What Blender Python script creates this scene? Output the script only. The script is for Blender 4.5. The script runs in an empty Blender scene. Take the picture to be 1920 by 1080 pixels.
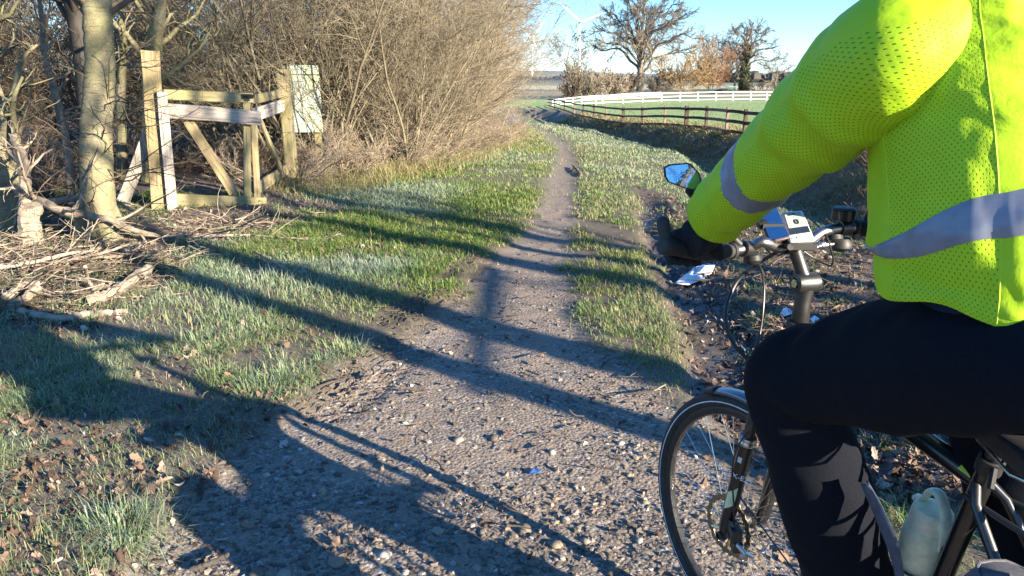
import bpy, math, random
import numpy as np
from mathutils import Vector, Matrix

R = math.radians
scene = bpy.context.scene
col = scene.collection

# ---------------------------------------------------------------- camera, light, exposure
CAM_H = 1.53
FPX = 1400.0                       # focal length in pixels of the 1920 wide photograph
PITCH = math.atan(390.0 / FPX)
cam_d = bpy.data.cameras.new('camera')
cam_d.sensor_width = 36.0
cam_d.lens = 36.0 * FPX / 1920.0
cam_d.clip_start = 0.05
cam_d.clip_end = 40000.0
cam = bpy.data.objects.new('camera', cam_d)
col.objects.link(cam)
cam.location = (0, 0, CAM_H)
cam.rotation_euler = (math.pi / 2 - PITCH, 0, 0)
scene.camera = cam

SUN_EL = R(16.5)
SUN_AZ = R(180 - 51)               # compass style, clockwise from +Y: behind the camera, to the right
world = bpy.data.worlds.new('World')
scene.world = world
world.use_nodes = True
wn = world.node_tree.nodes
wl = world.node_tree.links
bg = wn['Background']
sky = wn.new('ShaderNodeTexSky')
sky.sky_type = 'NISHITA'
sky.sun_disc = False
sky.sun_elevation = SUN_EL
sky.sun_rotation = SUN_AZ
sky.air_density = 1.0
sky.dust_density = 0.1
sky.ozone_density = 7.0
hs = wn.new('ShaderNodeHueSaturation')
hs.inputs['Saturation'].default_value = 1.08
wl.new(sky.outputs['Color'], hs.inputs['Color'])
wl.new(hs.outputs['Color'], bg.inputs['Color'])
bg.inputs['Strength'].default_value = 0.092

sun_d = bpy.data.lights.new('sun', 'SUN')
sun_d.energy = 5.0
sun_d.angle = R(0.53)
sun_d.color = (1.0, 0.87, 0.69)
sun = bpy.data.objects.new('sun', sun_d)
col.objects.link(sun)
SUN_DIR = Vector((math.sin(SUN_AZ) * math.cos(SUN_EL), math.cos(SUN_AZ) * math.cos(SUN_EL), math.sin(SUN_EL)))
sun.rotation_euler = SUN_DIR.to_track_quat('Z', 'Y').to_euler()
sun.location = (20, -20, 30)

scene.view_settings.view_transform = 'Standard'
scene.view_settings.look = 'None'
scene.view_settings.exposure = 2.08
scene.view_settings.gamma = 1.0
scene.view_settings.use_curve_mapping = False
scene.render.engine = 'CYCLES'
scene.cycles.max_bounces = 6
scene.cycles.diffuse_bounces = 3
scene.cycles.glossy_bounces = 3
scene.cycles.transparent_max_bounces = 6
scene.cycles.use_denoising = True

# ---------------------------------------------------------------- helpers
rng = np.random.default_rng(7)
random.seed(7)


def tag(o, label=None, cat=None, group=None, kind=None):
    if label: o['label'] = label
    if cat: o['category'] = cat
    if group: o['group'] = group
    if kind: o['kind'] = kind
    return o


def empty(name, loc, label=None, cat=None, group=None, rz=0.0):
    o = bpy.data.objects.new(name, None)
    col.objects.link(o)
    o.location = loc
    o.rotation_euler = (0, 0, rz)
    o.empty_display_size = 0.1
    return tag(o, label, cat, group)


def mesh_np(name, V, faces, attrs=None, uv=None, smooth=True):
    """faces: list of integer arrays (n,3) or (n,4); attrs: {name: (n,) or (n,3)} per vertex; uv: per vertex (n,2)"""
    V = np.asarray(V, np.float32)
    me = bpy.data.meshes.new(name)
    if not isinstance(faces, (list, tuple)): faces = [faces]
    faces = [np.asarray(f, np.int32) for f in faces if len(f)]
    lt = np.concatenate([np.full(len(f), f.shape[1], np.int32) for f in faces])
    lv = np.concatenate([f.ravel() for f in faces])
    me.vertices.add(len(V)); me.vertices.foreach_set('co', V.ravel())
    me.loops.add(len(lv)); me.loops.foreach_set('vertex_index', lv)
    me.polygons.add(len(lt))
    me.polygons.foreach_set('loop_start', np.concatenate([[0], np.cumsum(lt)[:-1]]).astype(np.int32))
    try: me.polygons.foreach_set('loop_total', lt)
    except Exception: pass
    me.update(calc_edges=True)
    me.polygons.foreach_set('use_smooth', np.full(len(lt), bool(smooth)))
    for k, a in (attrs or {}).items():
        a = np.asarray(a, np.float32)
        if a.ndim == 1:
            me.attributes.new(k, 'FLOAT', 'POINT').data.foreach_set('value', a)
        else:
            me.attributes.new(k, 'FLOAT_VECTOR', 'POINT').data.foreach_set('vector', a.ravel())
    if uv is not None:
        l = me.uv_layers.new(name='UVMap')
        l.data.foreach_set('uv', np.asarray(uv, np.float32)[lv].ravel())
    me.validate()
    return me


def add(name, me, m=None, parent=None, loc=None):
    """link one mesh object; vertices of a child are given in world space and moved to its parent's frame"""
    o = bpy.data.objects.new(name, me)
    col.objects.link(o)
    if m is not None and not len(me.materials): me.materials.append(m)
    if parent is not None:
        o.parent = parent
    if loc is not None: o.location = loc
    return o


def wloc(o):
    """world location of an unrotated chain of parents"""
    v = Vector((0, 0, 0))
    while o is not None:
        v += o.location; o = o.parent
    return v


class MB:
    """collects shapes, then links them as ONE mesh object"""
    def __init__(s): s.V = []; s.Q = []; s.T = []; s.n = 0; s.uv = []

    def put(s, V, Q=(), T=()):
        V = np.asarray(V, float).reshape(-1, 3)
        if len(Q): s.Q.append(np.asarray(Q, int) + s.n)
        if len(T): s.T.append(np.asarray(T, int) + s.n)
        s.V.append(V); s.n += len(V)
        return s

    def box(s, c, size, M=None):
        h = np.array(size) / 2
        v = np.array([(x, y, z) for x in (-1, 1) for y in (-1, 1) for z in (-1, 1)], float) * h
        if M is not None: v = v @ np.array(M).T
        return s.put(v + np.array(c), [(0, 1, 3, 2), (4, 6, 7, 5), (0, 4, 5, 1), (2, 3, 7, 6), (0, 2, 6, 4), (1, 5, 7, 3)])

    def tube(s, pts, rad, n=10, cap=True, squash=None, up=None):
        P = np.asarray(pts, float); K = len(P)
        r = np.full(K, rad, float) if np.isscalar(rad) else np.asarray(rad, float)
        t = np.gradient(P, axis=0); t /= np.linalg.norm(t, axis=1)[:, None] + 1e-12
        ref = np.array(up if up is not None else ((0, 0, 1) if abs(t[0][2]) < .8 else (0, 1, 0)), float)
        a = np.cross(t, ref); bad = np.linalg.norm(a, axis=1) < 1e-3
        a[bad] = np.cross(t[bad], (.37, .6, .2)); a /= np.linalg.norm(a, axis=1)[:, None]
        for i in range(1, K):
            if up is None:                                     # parallel transport
                v = a[i - 1] - t[i] * np.dot(a[i - 1], t[i]); a[i] = v / (np.linalg.norm(v) + 1e-12)
        b = np.cross(t, a)
        th = np.linspace(0, 2 * np.pi, n, endpoint=False)
        ca, sb = np.cos(th), np.sin(th)
        q = 1.0 if squash is None else squash
        V = P[:, None] + r[:, None, None] * (ca[None, :, None] * a[:, None] + q * sb[None, :, None] * b[:, None])
        i = np.arange(K - 1)[:, None] * n; j = np.arange(n)[None]; j2 = (j + 1) % n
        Q = np.stack([i + j, i + j2, i + n + j2, i + n + j], -1).reshape(-1, 4)
        V = V.reshape(-1, 3); T = []
        if cap:
            V = np.vstack([V, P[0], P[-1]]); m = K * n
            T = [(m, (k + 1) % n, k) for k in range(n)] + [(m + 1, m - n + k, m - n + (k + 1) % n) for k in range(n)]
        return s.put(V, Q, T)

    def lathe(s, prof, c, axis=(0, 0, 1), n=24):
        """prof: list of (radius, height) along axis"""
        ax = np.array(axis, float); ax /= np.linalg.norm(ax)
        a = np.cross(ax, (0, 0, 1) if abs(ax[2]) < .9 else (1, 0, 0)); a /= np.linalg.norm(a); b = np.cross(ax, a)
        th = np.linspace(0, 2 * np.pi, n, endpoint=False)
        P = np.array(prof, float); K = len(P)
        V = np.array(c) + P[:, 1][:, None, None] * ax + P[:, 0][:, None, None] * (np.cos(th)[None, :, None] * a + np.sin(th)[None, :, None] * b)
        i = np.arange(K - 1)[:, None] * n; j = np.arange(n)[None]; j2 = (j + 1) % n
        return s.put(V.reshape(-1, 3), np.stack([i + j, i + j2, i + n + j2, i + n + j], -1).reshape(-1, 4))

    def grid(s, V, closed=False):
        """V (K,n,3): rows joined to a sheet (closed: each row is a ring)"""
        V = np.asarray(V, float); K, n = V.shape[:2]
        i = np.arange(K - 1)[:, None] * n
        j = np.arange(n if closed else n - 1)[None]; j2 = (j + 1) % n
        return s.put(V.reshape(-1, 3), np.stack([i + j, i + j2, i + n + j2, i + n + j], -1).reshape(-1, 4))

    def prism(s, poly, p0, ax, ay, h):
        """polygon (x,y) in the plane (ax,ay) at p0, extruded by vector h"""
        ax, ay, h, p0 = (np.array(q, float) for q in (ax, ay, h, p0)); P = np.array(poly, float); n = len(P)
        b = p0 + P[:, :1] * ax + P[:, 1:] * ay
        V = np.vstack([b, b + h, b.mean(0), b.mean(0) + h])
        Q = [(k, (k + 1) % n, n + (k + 1) % n, n + k) for k in range(n)]
        T = [(2 * n, (k + 1) % n, k) for k in range(n)] + [(2 * n + 1, n + k, n + (k + 1) % n) for k in range(n)]
        return s.put(V, Q, T)

    def build(s, name, m, parent=None, smooth=True, bevel=0.0, origin=None):
        V = np.vstack(s.V)
        if parent is not None: V = V - np.array(wloc(parent))
        elif origin is not None: V = V - np.array(origin)
        F = []
        if s.Q: F.append(np.vstack(s.Q))
        if s.T: F.append(np.vstack(s.T))
        me = mesh_np(name, V, F, smooth=smooth)
        o = add(name, me, m, parent)
        if parent is None and origin is not None: o.location = origin
        if smooth:
            try: me.set_sharp_from_angle(angle=R(38))
            except Exception: pass
        if bevel:
            b = o.modifiers.new('bevel', 'BEVEL'); b.width = bevel; b.segments = 2; b.limit_method = 'ANGLE'
        return o


def copy_tree(o, parent=None):
    c = o.copy(); col.objects.link(c)
    if parent is not None: c.parent = parent
    for ch in list(o.children): copy_tree(ch, c)
    return c


def unit(v):
    v = np.asarray(v, float); return v / (np.linalg.norm(v) + 1e-12)


def spline(P, n):
    """Catmull-Rom through control points, n samples"""
    P = np.asarray(P, float); P = np.vstack([2 * P[0] - P[1], P, 2 * P[-1] - P[-2]])
    m = len(P) - 3; u = np.linspace(0, m - 1e-9, n); i = u.astype(int); f = (u - i)[:, None]
    a, b, c, d = P[i], P[i + 1], P[i + 2], P[i + 3]
    return .5 * (2 * b + (c - a) * f + (2 * a - 5 * b + 4 * c - d) * f ** 2 + (3 * b - a - 3 * c + d) * f ** 3)


def sstep(a, b, x):
    t = np.clip((np.asarray(x, float) - a) / (b - a), 0, 1); return t * t * (3 - 2 * t)


_tab = np.random.default_rng(99).random((256, 256))


def vnoise(x, y, s=1.0, seed=0):
    """smooth value noise 0..1"""
    x = np.asarray(x, float) * s + seed * 17.31; y = np.asarray(y, float) * s + seed * 9.77
    xi = np.floor(x).astype(int); yi = np.floor(y).astype(int); fx = x - xi; fy = y - yi
    fx = fx * fx * (3 - 2 * fx); fy = fy * fy * (3 - 2 * fy)
    T = lambda a, b: _tab[a & 255, b & 255]
    return (T(xi, yi) * (1 - fx) + T(xi + 1, yi) * fx) * (1 - fy) + (T(xi, yi + 1) * (1 - fx) + T(xi + 1, yi + 1) * fx) * fy


def fbm(x, y, s=1.0, seed=0, o=4):
    r = 0; a = .5; n = 0
    for k in range(o):
        r = r + a * vnoise(x, y, s * 2 ** k, seed + k); n += a; a *= .5
    return r / n


# ---------------------------------------------------------------- materials
class NT:
    def __init__(s, name):
        s.m = bpy.data.materials.new(name); s.m.use_nodes = True
        s.t = s.m.node_tree; s.p = s.t.nodes['Principled BSDF']

    def n(s, typ, **kw):
        x = s.t.nodes.new('ShaderNode' + typ)
        for k, v in kw.items():
            if hasattr(x, k): setattr(x, k, v)
            else: x.inputs[k.replace('_', ' ')].default_value = v
        return x

    def l(s, a, b): s.t.links.new(a, b)

    def coord(s, kind='Object', scale=(1, 1, 1), rot=(0, 0, 0)):
        tc = s.n('TexCoord'); mp = s.n('Mapping')
        mp.inputs['Scale'].default_value = scale; mp.inputs['Rotation'].default_value = rot
        s.l(tc.outputs[kind], mp.inputs[0]); return mp.outputs[0]

    def attr(s, name, out='Fac'):
        a = s.n('Attribute'); a.attribute_name = name; return a.outputs[out]

    def noise(s, vec, scale, detail=4, rough=.55, dist=0.0):
        x = s.n('TexNoise'); x.inputs['Scale'].default_value = scale; x.inputs['Detail'].default_value = detail
        x.inputs['Roughness'].default_value = rough; x.inputs['Distortion'].default_value = dist
        if vec is not None: s.l(vec, x.inputs['Vector'])
        return x.outputs['Fac']

    def voro(s, vec, scale, feature='F1', out='Distance', rand=1.0):
        x = s.n('TexVoronoi'); x.feature = feature; x.inputs['Scale'].default_value = scale; x.inputs['Randomness'].default_value = rand
        if vec is not None: s.l(vec, x.inputs['Vector'])
        return x.outputs[out]

    def ramp(s, fac, stops, interp='LINEAR'):
        x = s.n('ValToRGB'); e = x.color_ramp.elements; x.color_ramp.interpolation = interp
        for k, (p, c) in enumerate(stops):
            q = e[k] if k < 2 else e.new(p)
            q.position = p; q.color = (*c, 1) if not np.isscalar(c) else (c, c, c, 1)
        s.l(fac, x.inputs[0]); return x.outputs[0]

    def mix(s, fac, a, b, mode='MIX'):
        x = s.n('Mix'); x.data_type = 'RGBA'; x.blend_type = mode
        for k, v in ((0, fac), (6, a), (7, b)):
            if hasattr(v, 'is_linked'): s.l(v, x.inputs[k])
            elif k == 0: x.inputs[0].default_value = v
            else: x.inputs[k].default_value = (*v, 1)
        return x.outputs[2]

    def math(s, op, a, b=None, c=None):
        x = s.n('Math'); x.operation = op
        for k, v in enumerate((a, b, c)):
            if v is None: continue
            if hasattr(v, 'is_linked'): s.l(v, x.inputs[k])
            else: x.inputs[k].default_value = v
        return x.outputs[0]

    def bump(s, h, strength=.4, dist=.01, chain=None):
        x = s.n('Bump'); x.inputs['Strength'].default_value = strength; x.inputs['Distance'].default_value = dist
        s.l(h, x.inputs['Height'])
        if chain is not None: s.l(chain, x.inputs['Normal'])
        return x.outputs[0]

    def done(s, color=None, rough=None, normal=None, **kw):
        p = s.p
        for k, v in (('Base Color', color), ('Roughness', rough), ('Normal', normal)):
            if v is None: continue
            if hasattr(v, 'is_linked'): s.l(v, p.inputs[k])
            elif k == 'Base Color': p.inputs[k].default_value = (*v, 1)
            else: p.inputs[k].default_value = v
        for k, v in kw.items():
            p.inputs[k.replace('_', ' ')].default_value = v
        return s.m


def noisy(name, c1, c2, scale=8, rough=.7, bump=.3, bdist=.005, stretch=(1, 1, 1), detail=5, c3=None, rnd=0.0, lo=.3, hi=.7, **kw):
    t = NT(name); v = t.coord('Object', stretch)
    if rnd:
        oi = t.n('ObjectInfo'); va = t.n('VectorMath'); va.operation = 'ADD'
        t.l(v, va.inputs[0]); sc = t.math('MULTIPLY', oi.outputs['Random'], 50.0); t.l(sc, va.inputs[1]); v = va.outputs[0]
    f = t.noise(v, scale, detail)
    st = [(lo, c1), (hi, c2)] if c3 is None else [(lo, c1), ((lo + hi) / 2, c2), (hi, c3)]
    if c3 is not None: st = [st[0], st[2], st[1]]
    c = t.ramp(f, st if c3 is None else [(lo, c1), (hi, c3), ((lo + hi) / 2, c2)])
    if rnd:
        hv = t.n('HueSaturation'); t.l(c, hv.inputs['Color'])
        t.l(t.math('MULTIPLY_ADD', oi.outputs['Random'], rnd, 1 - rnd / 2), hv.inputs['Value']); c = hv.outputs[0]
    return t.done(c, rough, t.bump(f, bump, bdist) if bump else None, **kw)


def plain(name, c, rough=.5, metal=0.0, **kw):
    t = NT(name); v = t.coord('Object'); f = t.noise(v, 60, 3)
    c = np.array(c)
    return t.done(t.ramp(f, [(.3, tuple(c * .85)), (.7, tuple(np.minimum(c * 1.12, 1)))]), rough, t.bump(f, .06, .001), Metallic=metal, **kw)
# ---------------------------------------------------------------- terrain
def drop(y): return -0.8 * sstep(10, 46, y)


def ray(px, py):
    """direction of the view through a point of the 1920x1080 photograph"""
    u, v = (px - 960) / FPX, (py - 540) / FPX
    return np.array([u, math.cos(PITCH) - v * math.sin(PITCH), -(math.sin(PITCH) + v * math.cos(PITCH))])


def at_z(px, py, z):
    d = ray(px, py); return np.array([0, 0, CAM_H]) + d * ((z - CAM_H) / d[2])


def at_y(px, py, y):
    d = ray(px, py); return np.array([0, 0, CAM_H]) + d * (y / d[1])


def _slope_at(px, py):
    d = ray(px, py); t = np.geomspace(.5, 3000, 6000); z = CAM_H + d[2] * t
    h = drop(d[1] * t); i = int(np.argmax(z < h)); return d[0] * t[i], d[1] * t[i]


DITCH = np.array(sorted([_slope_at(*q) for q in ((996, 218), (1040, 233), (1113, 247), (1180, 267), (1230, 277), (1273, 300), (1313, 320), (1480, 405), (1640, 470))], key=lambda q: q[1]))
DITCH = np.vstack([[DITCH[0, 0] + 1.0, -40], [DITCH[0, 0] + .5, 1.0], DITCH, [DITCH[-1, 0] - 6, 70]])


def ditch_e(x, y): return x - np.interp(y, DITCH[:, 1], DITCH[:, 0])


def g(x, y):
    """ground level without the small relief"""
    x = np.asarray(x, float); y = np.asarray(y, float)
    e = ditch_e(x, y) + .35 * (vnoise(x, y, .8, 3) - .5)
    far = 1 - sstep(50, 75, y)
    w = 1.0
    bank = -.32 * sstep(0, .7, e) + (.32 + .28) * sstep(.75, 2.5, e) - .23 * sstep(3.5, 12, e)
    left = .10 * sstep(-2.6, -4.5, x) * sstep(4, 6, y) * (1 - sstep(14, 20, y))
    return drop(y) + bank * far + left * (fbm(x, y, .9, 5) + .2)


def at(px, py, lift=0.0):
    """point of the ground seen at a place of the photograph"""
    d = ray(px, py); t = np.geomspace(.6, 4000, 9000)
    z = CAM_H + d[2] * t; h = g(d[0] * t, d[1] * t) + lift
    k = z < h
    i = int(np.argmax(k)) if k.any() else len(t) - 1
    return np.array([d[0] * t[i], d[1] * t[i], float(h[i]) - lift])


def poly(*q): return np.array([at(*p)[:2] for p in q])


def inside(P, x, y):
    r = np.zeros(np.shape(x), bool); n = len(P)
    for i in range(n):
        (x1, y1), (x2, y2) = P[i], P[(i + 1) % n]
        if y1 == y2: continue
        c = ((y1 > y) != (y2 > y)) & (x < (x2 - x1) * (y - y1) / (y2 - y1) + x1)
        r ^= c
    return r


# the trodden line of the track: left and right edge
_E = [(1000, 300, 1560), (900, 400, 1400), (800, 520, 1340), (700, 660, 1240), (640, 740, 1110), (560, 865, 1075), (500, 900, 1075), (450, 968, 1083),
      (400, 1003, 1084), (350, 1022, 1088), (300, 1042, 1086), (272, 1040, 1073), (255, 1025, 1050), (243, 1012, 1030)]
_L = np.array([at(l, y)[:2] for y, l, r in _E]); _Rr = np.array([at(r, y)[:2] for y, l, r in _E])
PL = np.vstack([[_L[0, 0] - .1, -60], _L, [_L[-1, 0] - 1.5, _L[-1, 1] + 12]])
PR = np.vstack([[_Rr[0, 0] + .1, -60], _Rr, [_Rr[-1, 0] - 1.2, _Rr[-1, 1] + 12]])
_M = [(372, 1192, 1235), (430, 1205, 1262), (500, 1236, 1330), (600, 1262, 1400), (690, 1290, 1460), (780, 1340, 1560)]
ML = np.array([at(l, y)[:2] for y, l, r in _M])[::-1]; MR = np.array([at(r, y)[:2] for y, l, r in _M])[::-1]
LITTER_R = poly((1190, 350), (1250, 365), (1330, 420), (1480, 408), (1640, 470), (1900, 560), (1900, 1000), (1560, 900), (1420, 700), (1290, 520))
LITTER_L = poly((0, 330), (140, 430), (330, 395), (560, 372), (640, 392), (560, 418), (470, 448), (400, 470), (330, 520), (260, 590), (120, 640), (0, 610))
HEDGE = np.array([at(*q)[:2] for q in ((560, 372), (700, 343), (800, 322), (900, 300), (960, 268), (985, 245))])


def zones(x, y):
    """soft masks of the ground cover"""
    jx = x + .22 * (fbm(x, y, 2.2, 11) - .5) + .06 * (vnoise(x, y, 9, 13) - .5)
    jy = y + .3 * (fbm(x, y, 2.2, 21) - .5)
    w = .10 + .010 * np.abs(y)
    l = np.interp(jy, PL[:, 1], PL[:, 0]); r = np.interp(jy, PR[:, 1], PR[:, 0])
    path = sstep(-w, w, jx - l) * sstep(-w, w, r - jx)
    path *= 1 - sstep(40, 60, y)
    ml = np.interp(jy, ML[:, 1], ML[:, 0]); mr = np.interp(jy, MR[:, 1], MR[:, 0])
    mud = sstep(-.08, .1, jx - ml) * sstep(-.1, .12, mr - jx) * sstep(2.2, 3, y) * (1 - sstep(9.3, 10.6, jy))
    lit = np.maximum(inside(LITTER_R, jx, jy), inside(LITTER_L, jx, jy)).astype(float)
    hx = np.interp(jy, HEDGE[:, 1], HEDGE[:, 0], left=-2.6, right=HEDGE[-1, 0])
    hed = sstep(.1, -.5, jx - hx) * sstep(8.5, 10, jy) * (1 - sstep(45, 60, y))
    e = ditch_e(jx, jy)
    bank = sstep(.15, .6, e) * (1 - sstep(3.0, 4.6, e)) * (1 - sstep(50, 70, y))
    return path, mud, lit, hed, bank


def relief(x, y):
    """small real relief: ruts, clods, tread marks"""
    path, mud, lit, hed, bank = zones(x, y)
    near = 1 - sstep(9, 16, np.hypot(x, y))
    z = .035 * (fbm(x, y, 1.3, 31) - .5) * (1 - .5 * path)
    z = z + near * (.022 * (1 - .45 * path) * (fbm(x, y, 9, 41, 3) - .5) + .010 * (fbm(x, y, 30, 42, 2) - .5) * (.7 + .3 * path))
    z = z - .03 * path - .085 * mud * (1 - sstep(12, 20, y)) + near * mud * (.05 * (fbm(x, y, 5, 47) - .4) + .035 * (fbm(x, y, 14, 48, 3) - .5))
    z = z + .10 * hed + near * lit * .03 * (fbm(x, y, 6, 51) - .5)
    # tread marks of tyres pressed into the mud
    for (a, b, wd, ph) in TREADS:
        d = b - a; L = np.hypot(*d); d = d / L; n = np.array([-d[1], d[0]])
        s = (x - a[0]) * d[0] + (y - a[1]) * d[1]; c = (x - a[0]) * n[0] + (y - a[1]) * n[1]
        m = sstep(-.1, .1, s) * sstep(-.1, .1, L - s) * sstep(wd, wd - .04, np.abs(c)) * sstep(.34, .5, fbm(x, y, 2.5, 61 + ph))
        z = z + m * .020 * np.clip(1.6 * np.sin(2 * np.pi * (s + np.abs(c) * .55) / .085), -1, 1)
        z = z - m * .012
    return z


TREADS = [(at(835, 540)[:2], at(700, 650)[:2], .20, 1), (at(905, 480)[:2], at(840, 530)[:2], .16, 2), (at(760, 640)[:2], at(560, 800)[:2], .2, 3),
          (at(1245, 500)[:2], at(1330, 640)[:2], .17, 4), (at(1330, 640)[:2], at(1410, 780)[:2], .17, 5), (at(1215, 420)[:2], at(1245, 500)[:2], .15, 6)]


def tread_mask(x, y):
    r = np.zeros(np.shape(x))
    for (a, b, wd, ph) in TREADS:
        d = b - a; L = np.hypot(*d); d = d / L; s = (x - a[0]) * d[0] + (y - a[1]) * d[1]; c = np.abs((x - a[0]) * -d[1] + (y - a[1]) * d[0])
        r = np.maximum(r, sstep(-.1, .1, s) * sstep(-.1, .1, L - s) * sstep(wd + .05, wd - .05, c))
    return r


def axis(lo, hi, d, grow, far_lo, far_hi):
    a = list(np.arange(lo, hi, d)); s = d; v = a[-1]
    while v < far_hi: s *= grow; v += s; a.append(v)
    s = d; v = lo
    while v > far_lo: s *= grow; v -= s; a.insert(0, v)
    return np.array(a)


gx = axis(-4.2, 2.6, .034, 1.06, -9000, 9000)
gy = axis(1.2, 6.6, .032, 1.038, -60, 12000)
X, Y = np.meshgrid(gx, gy)
x, y = X.ravel(), Y.ravel()
Z = g(x, y) + relief(x, y)
n = len(gx)
i = np.arange(len(gy) - 1)[:, None] * n; j = np.arange(n - 1)[None]
Q = np.stack([i + j, i + j + 1, i + j + n + 1, i + j + n], -1).reshape(-1, 4)
zp, zm, zl, zh, zb = zones(x, y)
e_ = ditch_e(x, y)
frost = sstep(.42, .66, fbm(x, y, .55, 71)) * (.35 + .65 * sstep(1.2, -1.0, x) + .6 * sstep(-3.0, -.3, e_) * sstep(6, 9, y))
me = mesh_np('ground', np.stack([x, y, Z], 1), Q, dict(path=zp, mud=zm, litter=np.clip(zl * .9 + zh, 0, 1), bank=zb, frost=np.clip(frost, 0, 1), field=sstep(3, 4.5, e_) * sstep(8, 12, y)))

t = NT('ground')
P = t.coord('Object')
n1 = t.noise(P, 1.3, 6); n2 = t.noise(P, 14, 6, .65); n3 = t.noise(P, 70, 4, .6); n4 = t.noise(P, .25, 3)
soil = t.ramp(n2, [(.3, (.048, .035, .026)), (.55, (.10, .075, .055)), (.75, (.17, .132, .098))])
soil = t.mix(t.ramp(n1, [(.4, 0), (.65, .7)]), soil, t.mix(n3, (.05, .04, .032), (.11, .088, .066)))
# gravel: two sizes of stones set in pale clay
vc1 = t.voro(P, 62, out='Color'); vd1 = t.voro(P, 62)
vc2 = t.voro(P, 150, out='Color')
sep = t.n('SeparateColor'); t.l(vc1, sep.inputs[0]); sep2 = t.n('SeparateColor'); t.l(vc2, sep2.inputs[0])
st1 = t.ramp(sep.outputs[0], [(0, (.07, .057, .046)), (.5, (.165, .128, .095)), (.85, (.26, .22, .18)), (.98, (.44, .40, .35))])
st2 = t.ramp(sep2.outputs[1], [(0, (.078, .062, .048)), (.6, (.165, .128, .095)), (1, (.32, .275, .225))])
grav = t.mix(t.ramp(n2, [(.42, 0), (.6, 1)]), st2, st1)
clay = t.mix(n3, (.15, .112, .08), (.26, .20, .145))
grav = t.mix(t.ramp(t.noise(P, 3.2, 5), [(.42, 0), (.62, .75)]), grav, clay)
mudc = t.mix(n2, (.035, .028, .023), (.095, .074, .057)); mudc = t.mix(t.ramp(n3, [(.42, .7), (.62, 0)]), mudc, (.028, .022, .018)); mudc = t.mix(t.ramp(vd1, [(.0, .55), (.28, 0)]), mudc, (.16, .13, .10))
lv = t.voro(P, 34, out='Color'); sl = t.n('SeparateColor'); t.l(lv, sl.inputs[0])
leaf = t.ramp(sl.outputs[0], [(0, (.03, .021, .015)), (.45, (.075, .045, .03)), (.75, (.14, .085, .055)), (1, (.24, .17, .12))])
leaf = t.mix(t.ramp(n2, [(.4, .15), (.6, .85)]), leaf, soil)
thatch = t.noise(t.coord('Object', (60, 24, 1)), 2.2, 5, .7, 1.2)
under = t.mix(t.ramp(thatch, [(.40, 0), (.66, 1)]), (.050, .038, .024), (.17, .135, .075))
under = t.mix(t.ramp(n3, [(.50, 0), (.68, .55)]), under, (.075, .092, .03))
under = t.mix(t.ramp(n2, [(.36, .85), (.60, .15)]), under, soil)
# far fields in strips across the plain
pos = t.n('NewGeometry'); sp = t.n('SeparateXYZ'); t.l(pos.outputs['Position'], sp.inputs[0])
yy = t.math('ADD', sp.outputs[1], t.math('MULTIPLY', t.math('SUBTRACT', n4, .5), 10.0))
ly = t.math('DIVIDE', t.math('LOGARITHM', t.math('MAXIMUM', yy, 1.0), 10.0), 4.0)     # 0..1 for 1 m .. 10 km
tx = t.noise(t.coord('Object', (1, .25, 1)), .6, 5)
strip = t.ramp(ly, [(.40, (.12, .15, .05)), (.50, (.10, .135, .05)), (.515, (.19, .15, .075)), (.565, (.20, .165, .08)), (.572, (.42, .35, .20)), (.625, (.40, .33, .19)), (.64, (.11, .15, .07)), (.75, (.12, .15, .09))])
strip = t.mix(t.ramp(tx, [(.35, 0), (.7, .45)]), strip, (.20, .18, .10), 'MIX')
fieldc = t.ramp(t.noise(P, 2.3, 6), [(.3, (.15, .22, .055)), (.55, (.20, .27, .075)), (.75, (.26, .30, .11))])
c = t.mix(t.math('GREATER_THAN', sp.outputs[1], 95.0), t.mix(t.attr('field'), t.mix(t.math('MULTIPLY', t.ramp(n1, [(.3, .2), (.6, 1)]), t.ramp(t.math('MULTIPLY', sp.outputs[1], .02), [(.16, 0), (.42, 1)])), under, (.12, .155, .05)), fieldc), strip)
c = t.mix(t.attr('bank'), c, t.mix(n2, (.07, .045, .028), (.22, .155, .09)))
c = t.mix(t.attr('litter'), c, leaf)
c = t.mix(t.attr('path'), c, grav)
c = t.mix(t.attr('mud'), c, mudc)
fr = t.math('MULTIPLY', t.attr('frost'), t.ramp(n3, [(.48, 0), (.72, .28)]))
c = t.mix(fr, c, (.42, .47, .47))
rough = t.math('SUBTRACT', .92, t.math('MULTIPLY', t.attr('mud'), .42))
hb = t.math('ADD', n2, t.math('MULTIPLY', t.math('SUBTRACT', 1.0, vd1), t.math('MULTIPLY', t.attr('path'), .9)))
hb = t.math('ADD', hb, t.math('MULTIPLY', n3, .5))
ground_m = t.done(c, rough, t.bump(hb, .5, .010))
go = add('ground', me, ground_m)
tag(go, kind='structure')


def ground_z(x, y): return g(x, y) + relief(np.asarray(x, float), np.asarray(y, float))


def on(p):
    return np.array([p[0], p[1], float(ground_z(np.array([p[0]]), np.array([p[1]]))[0])])
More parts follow.
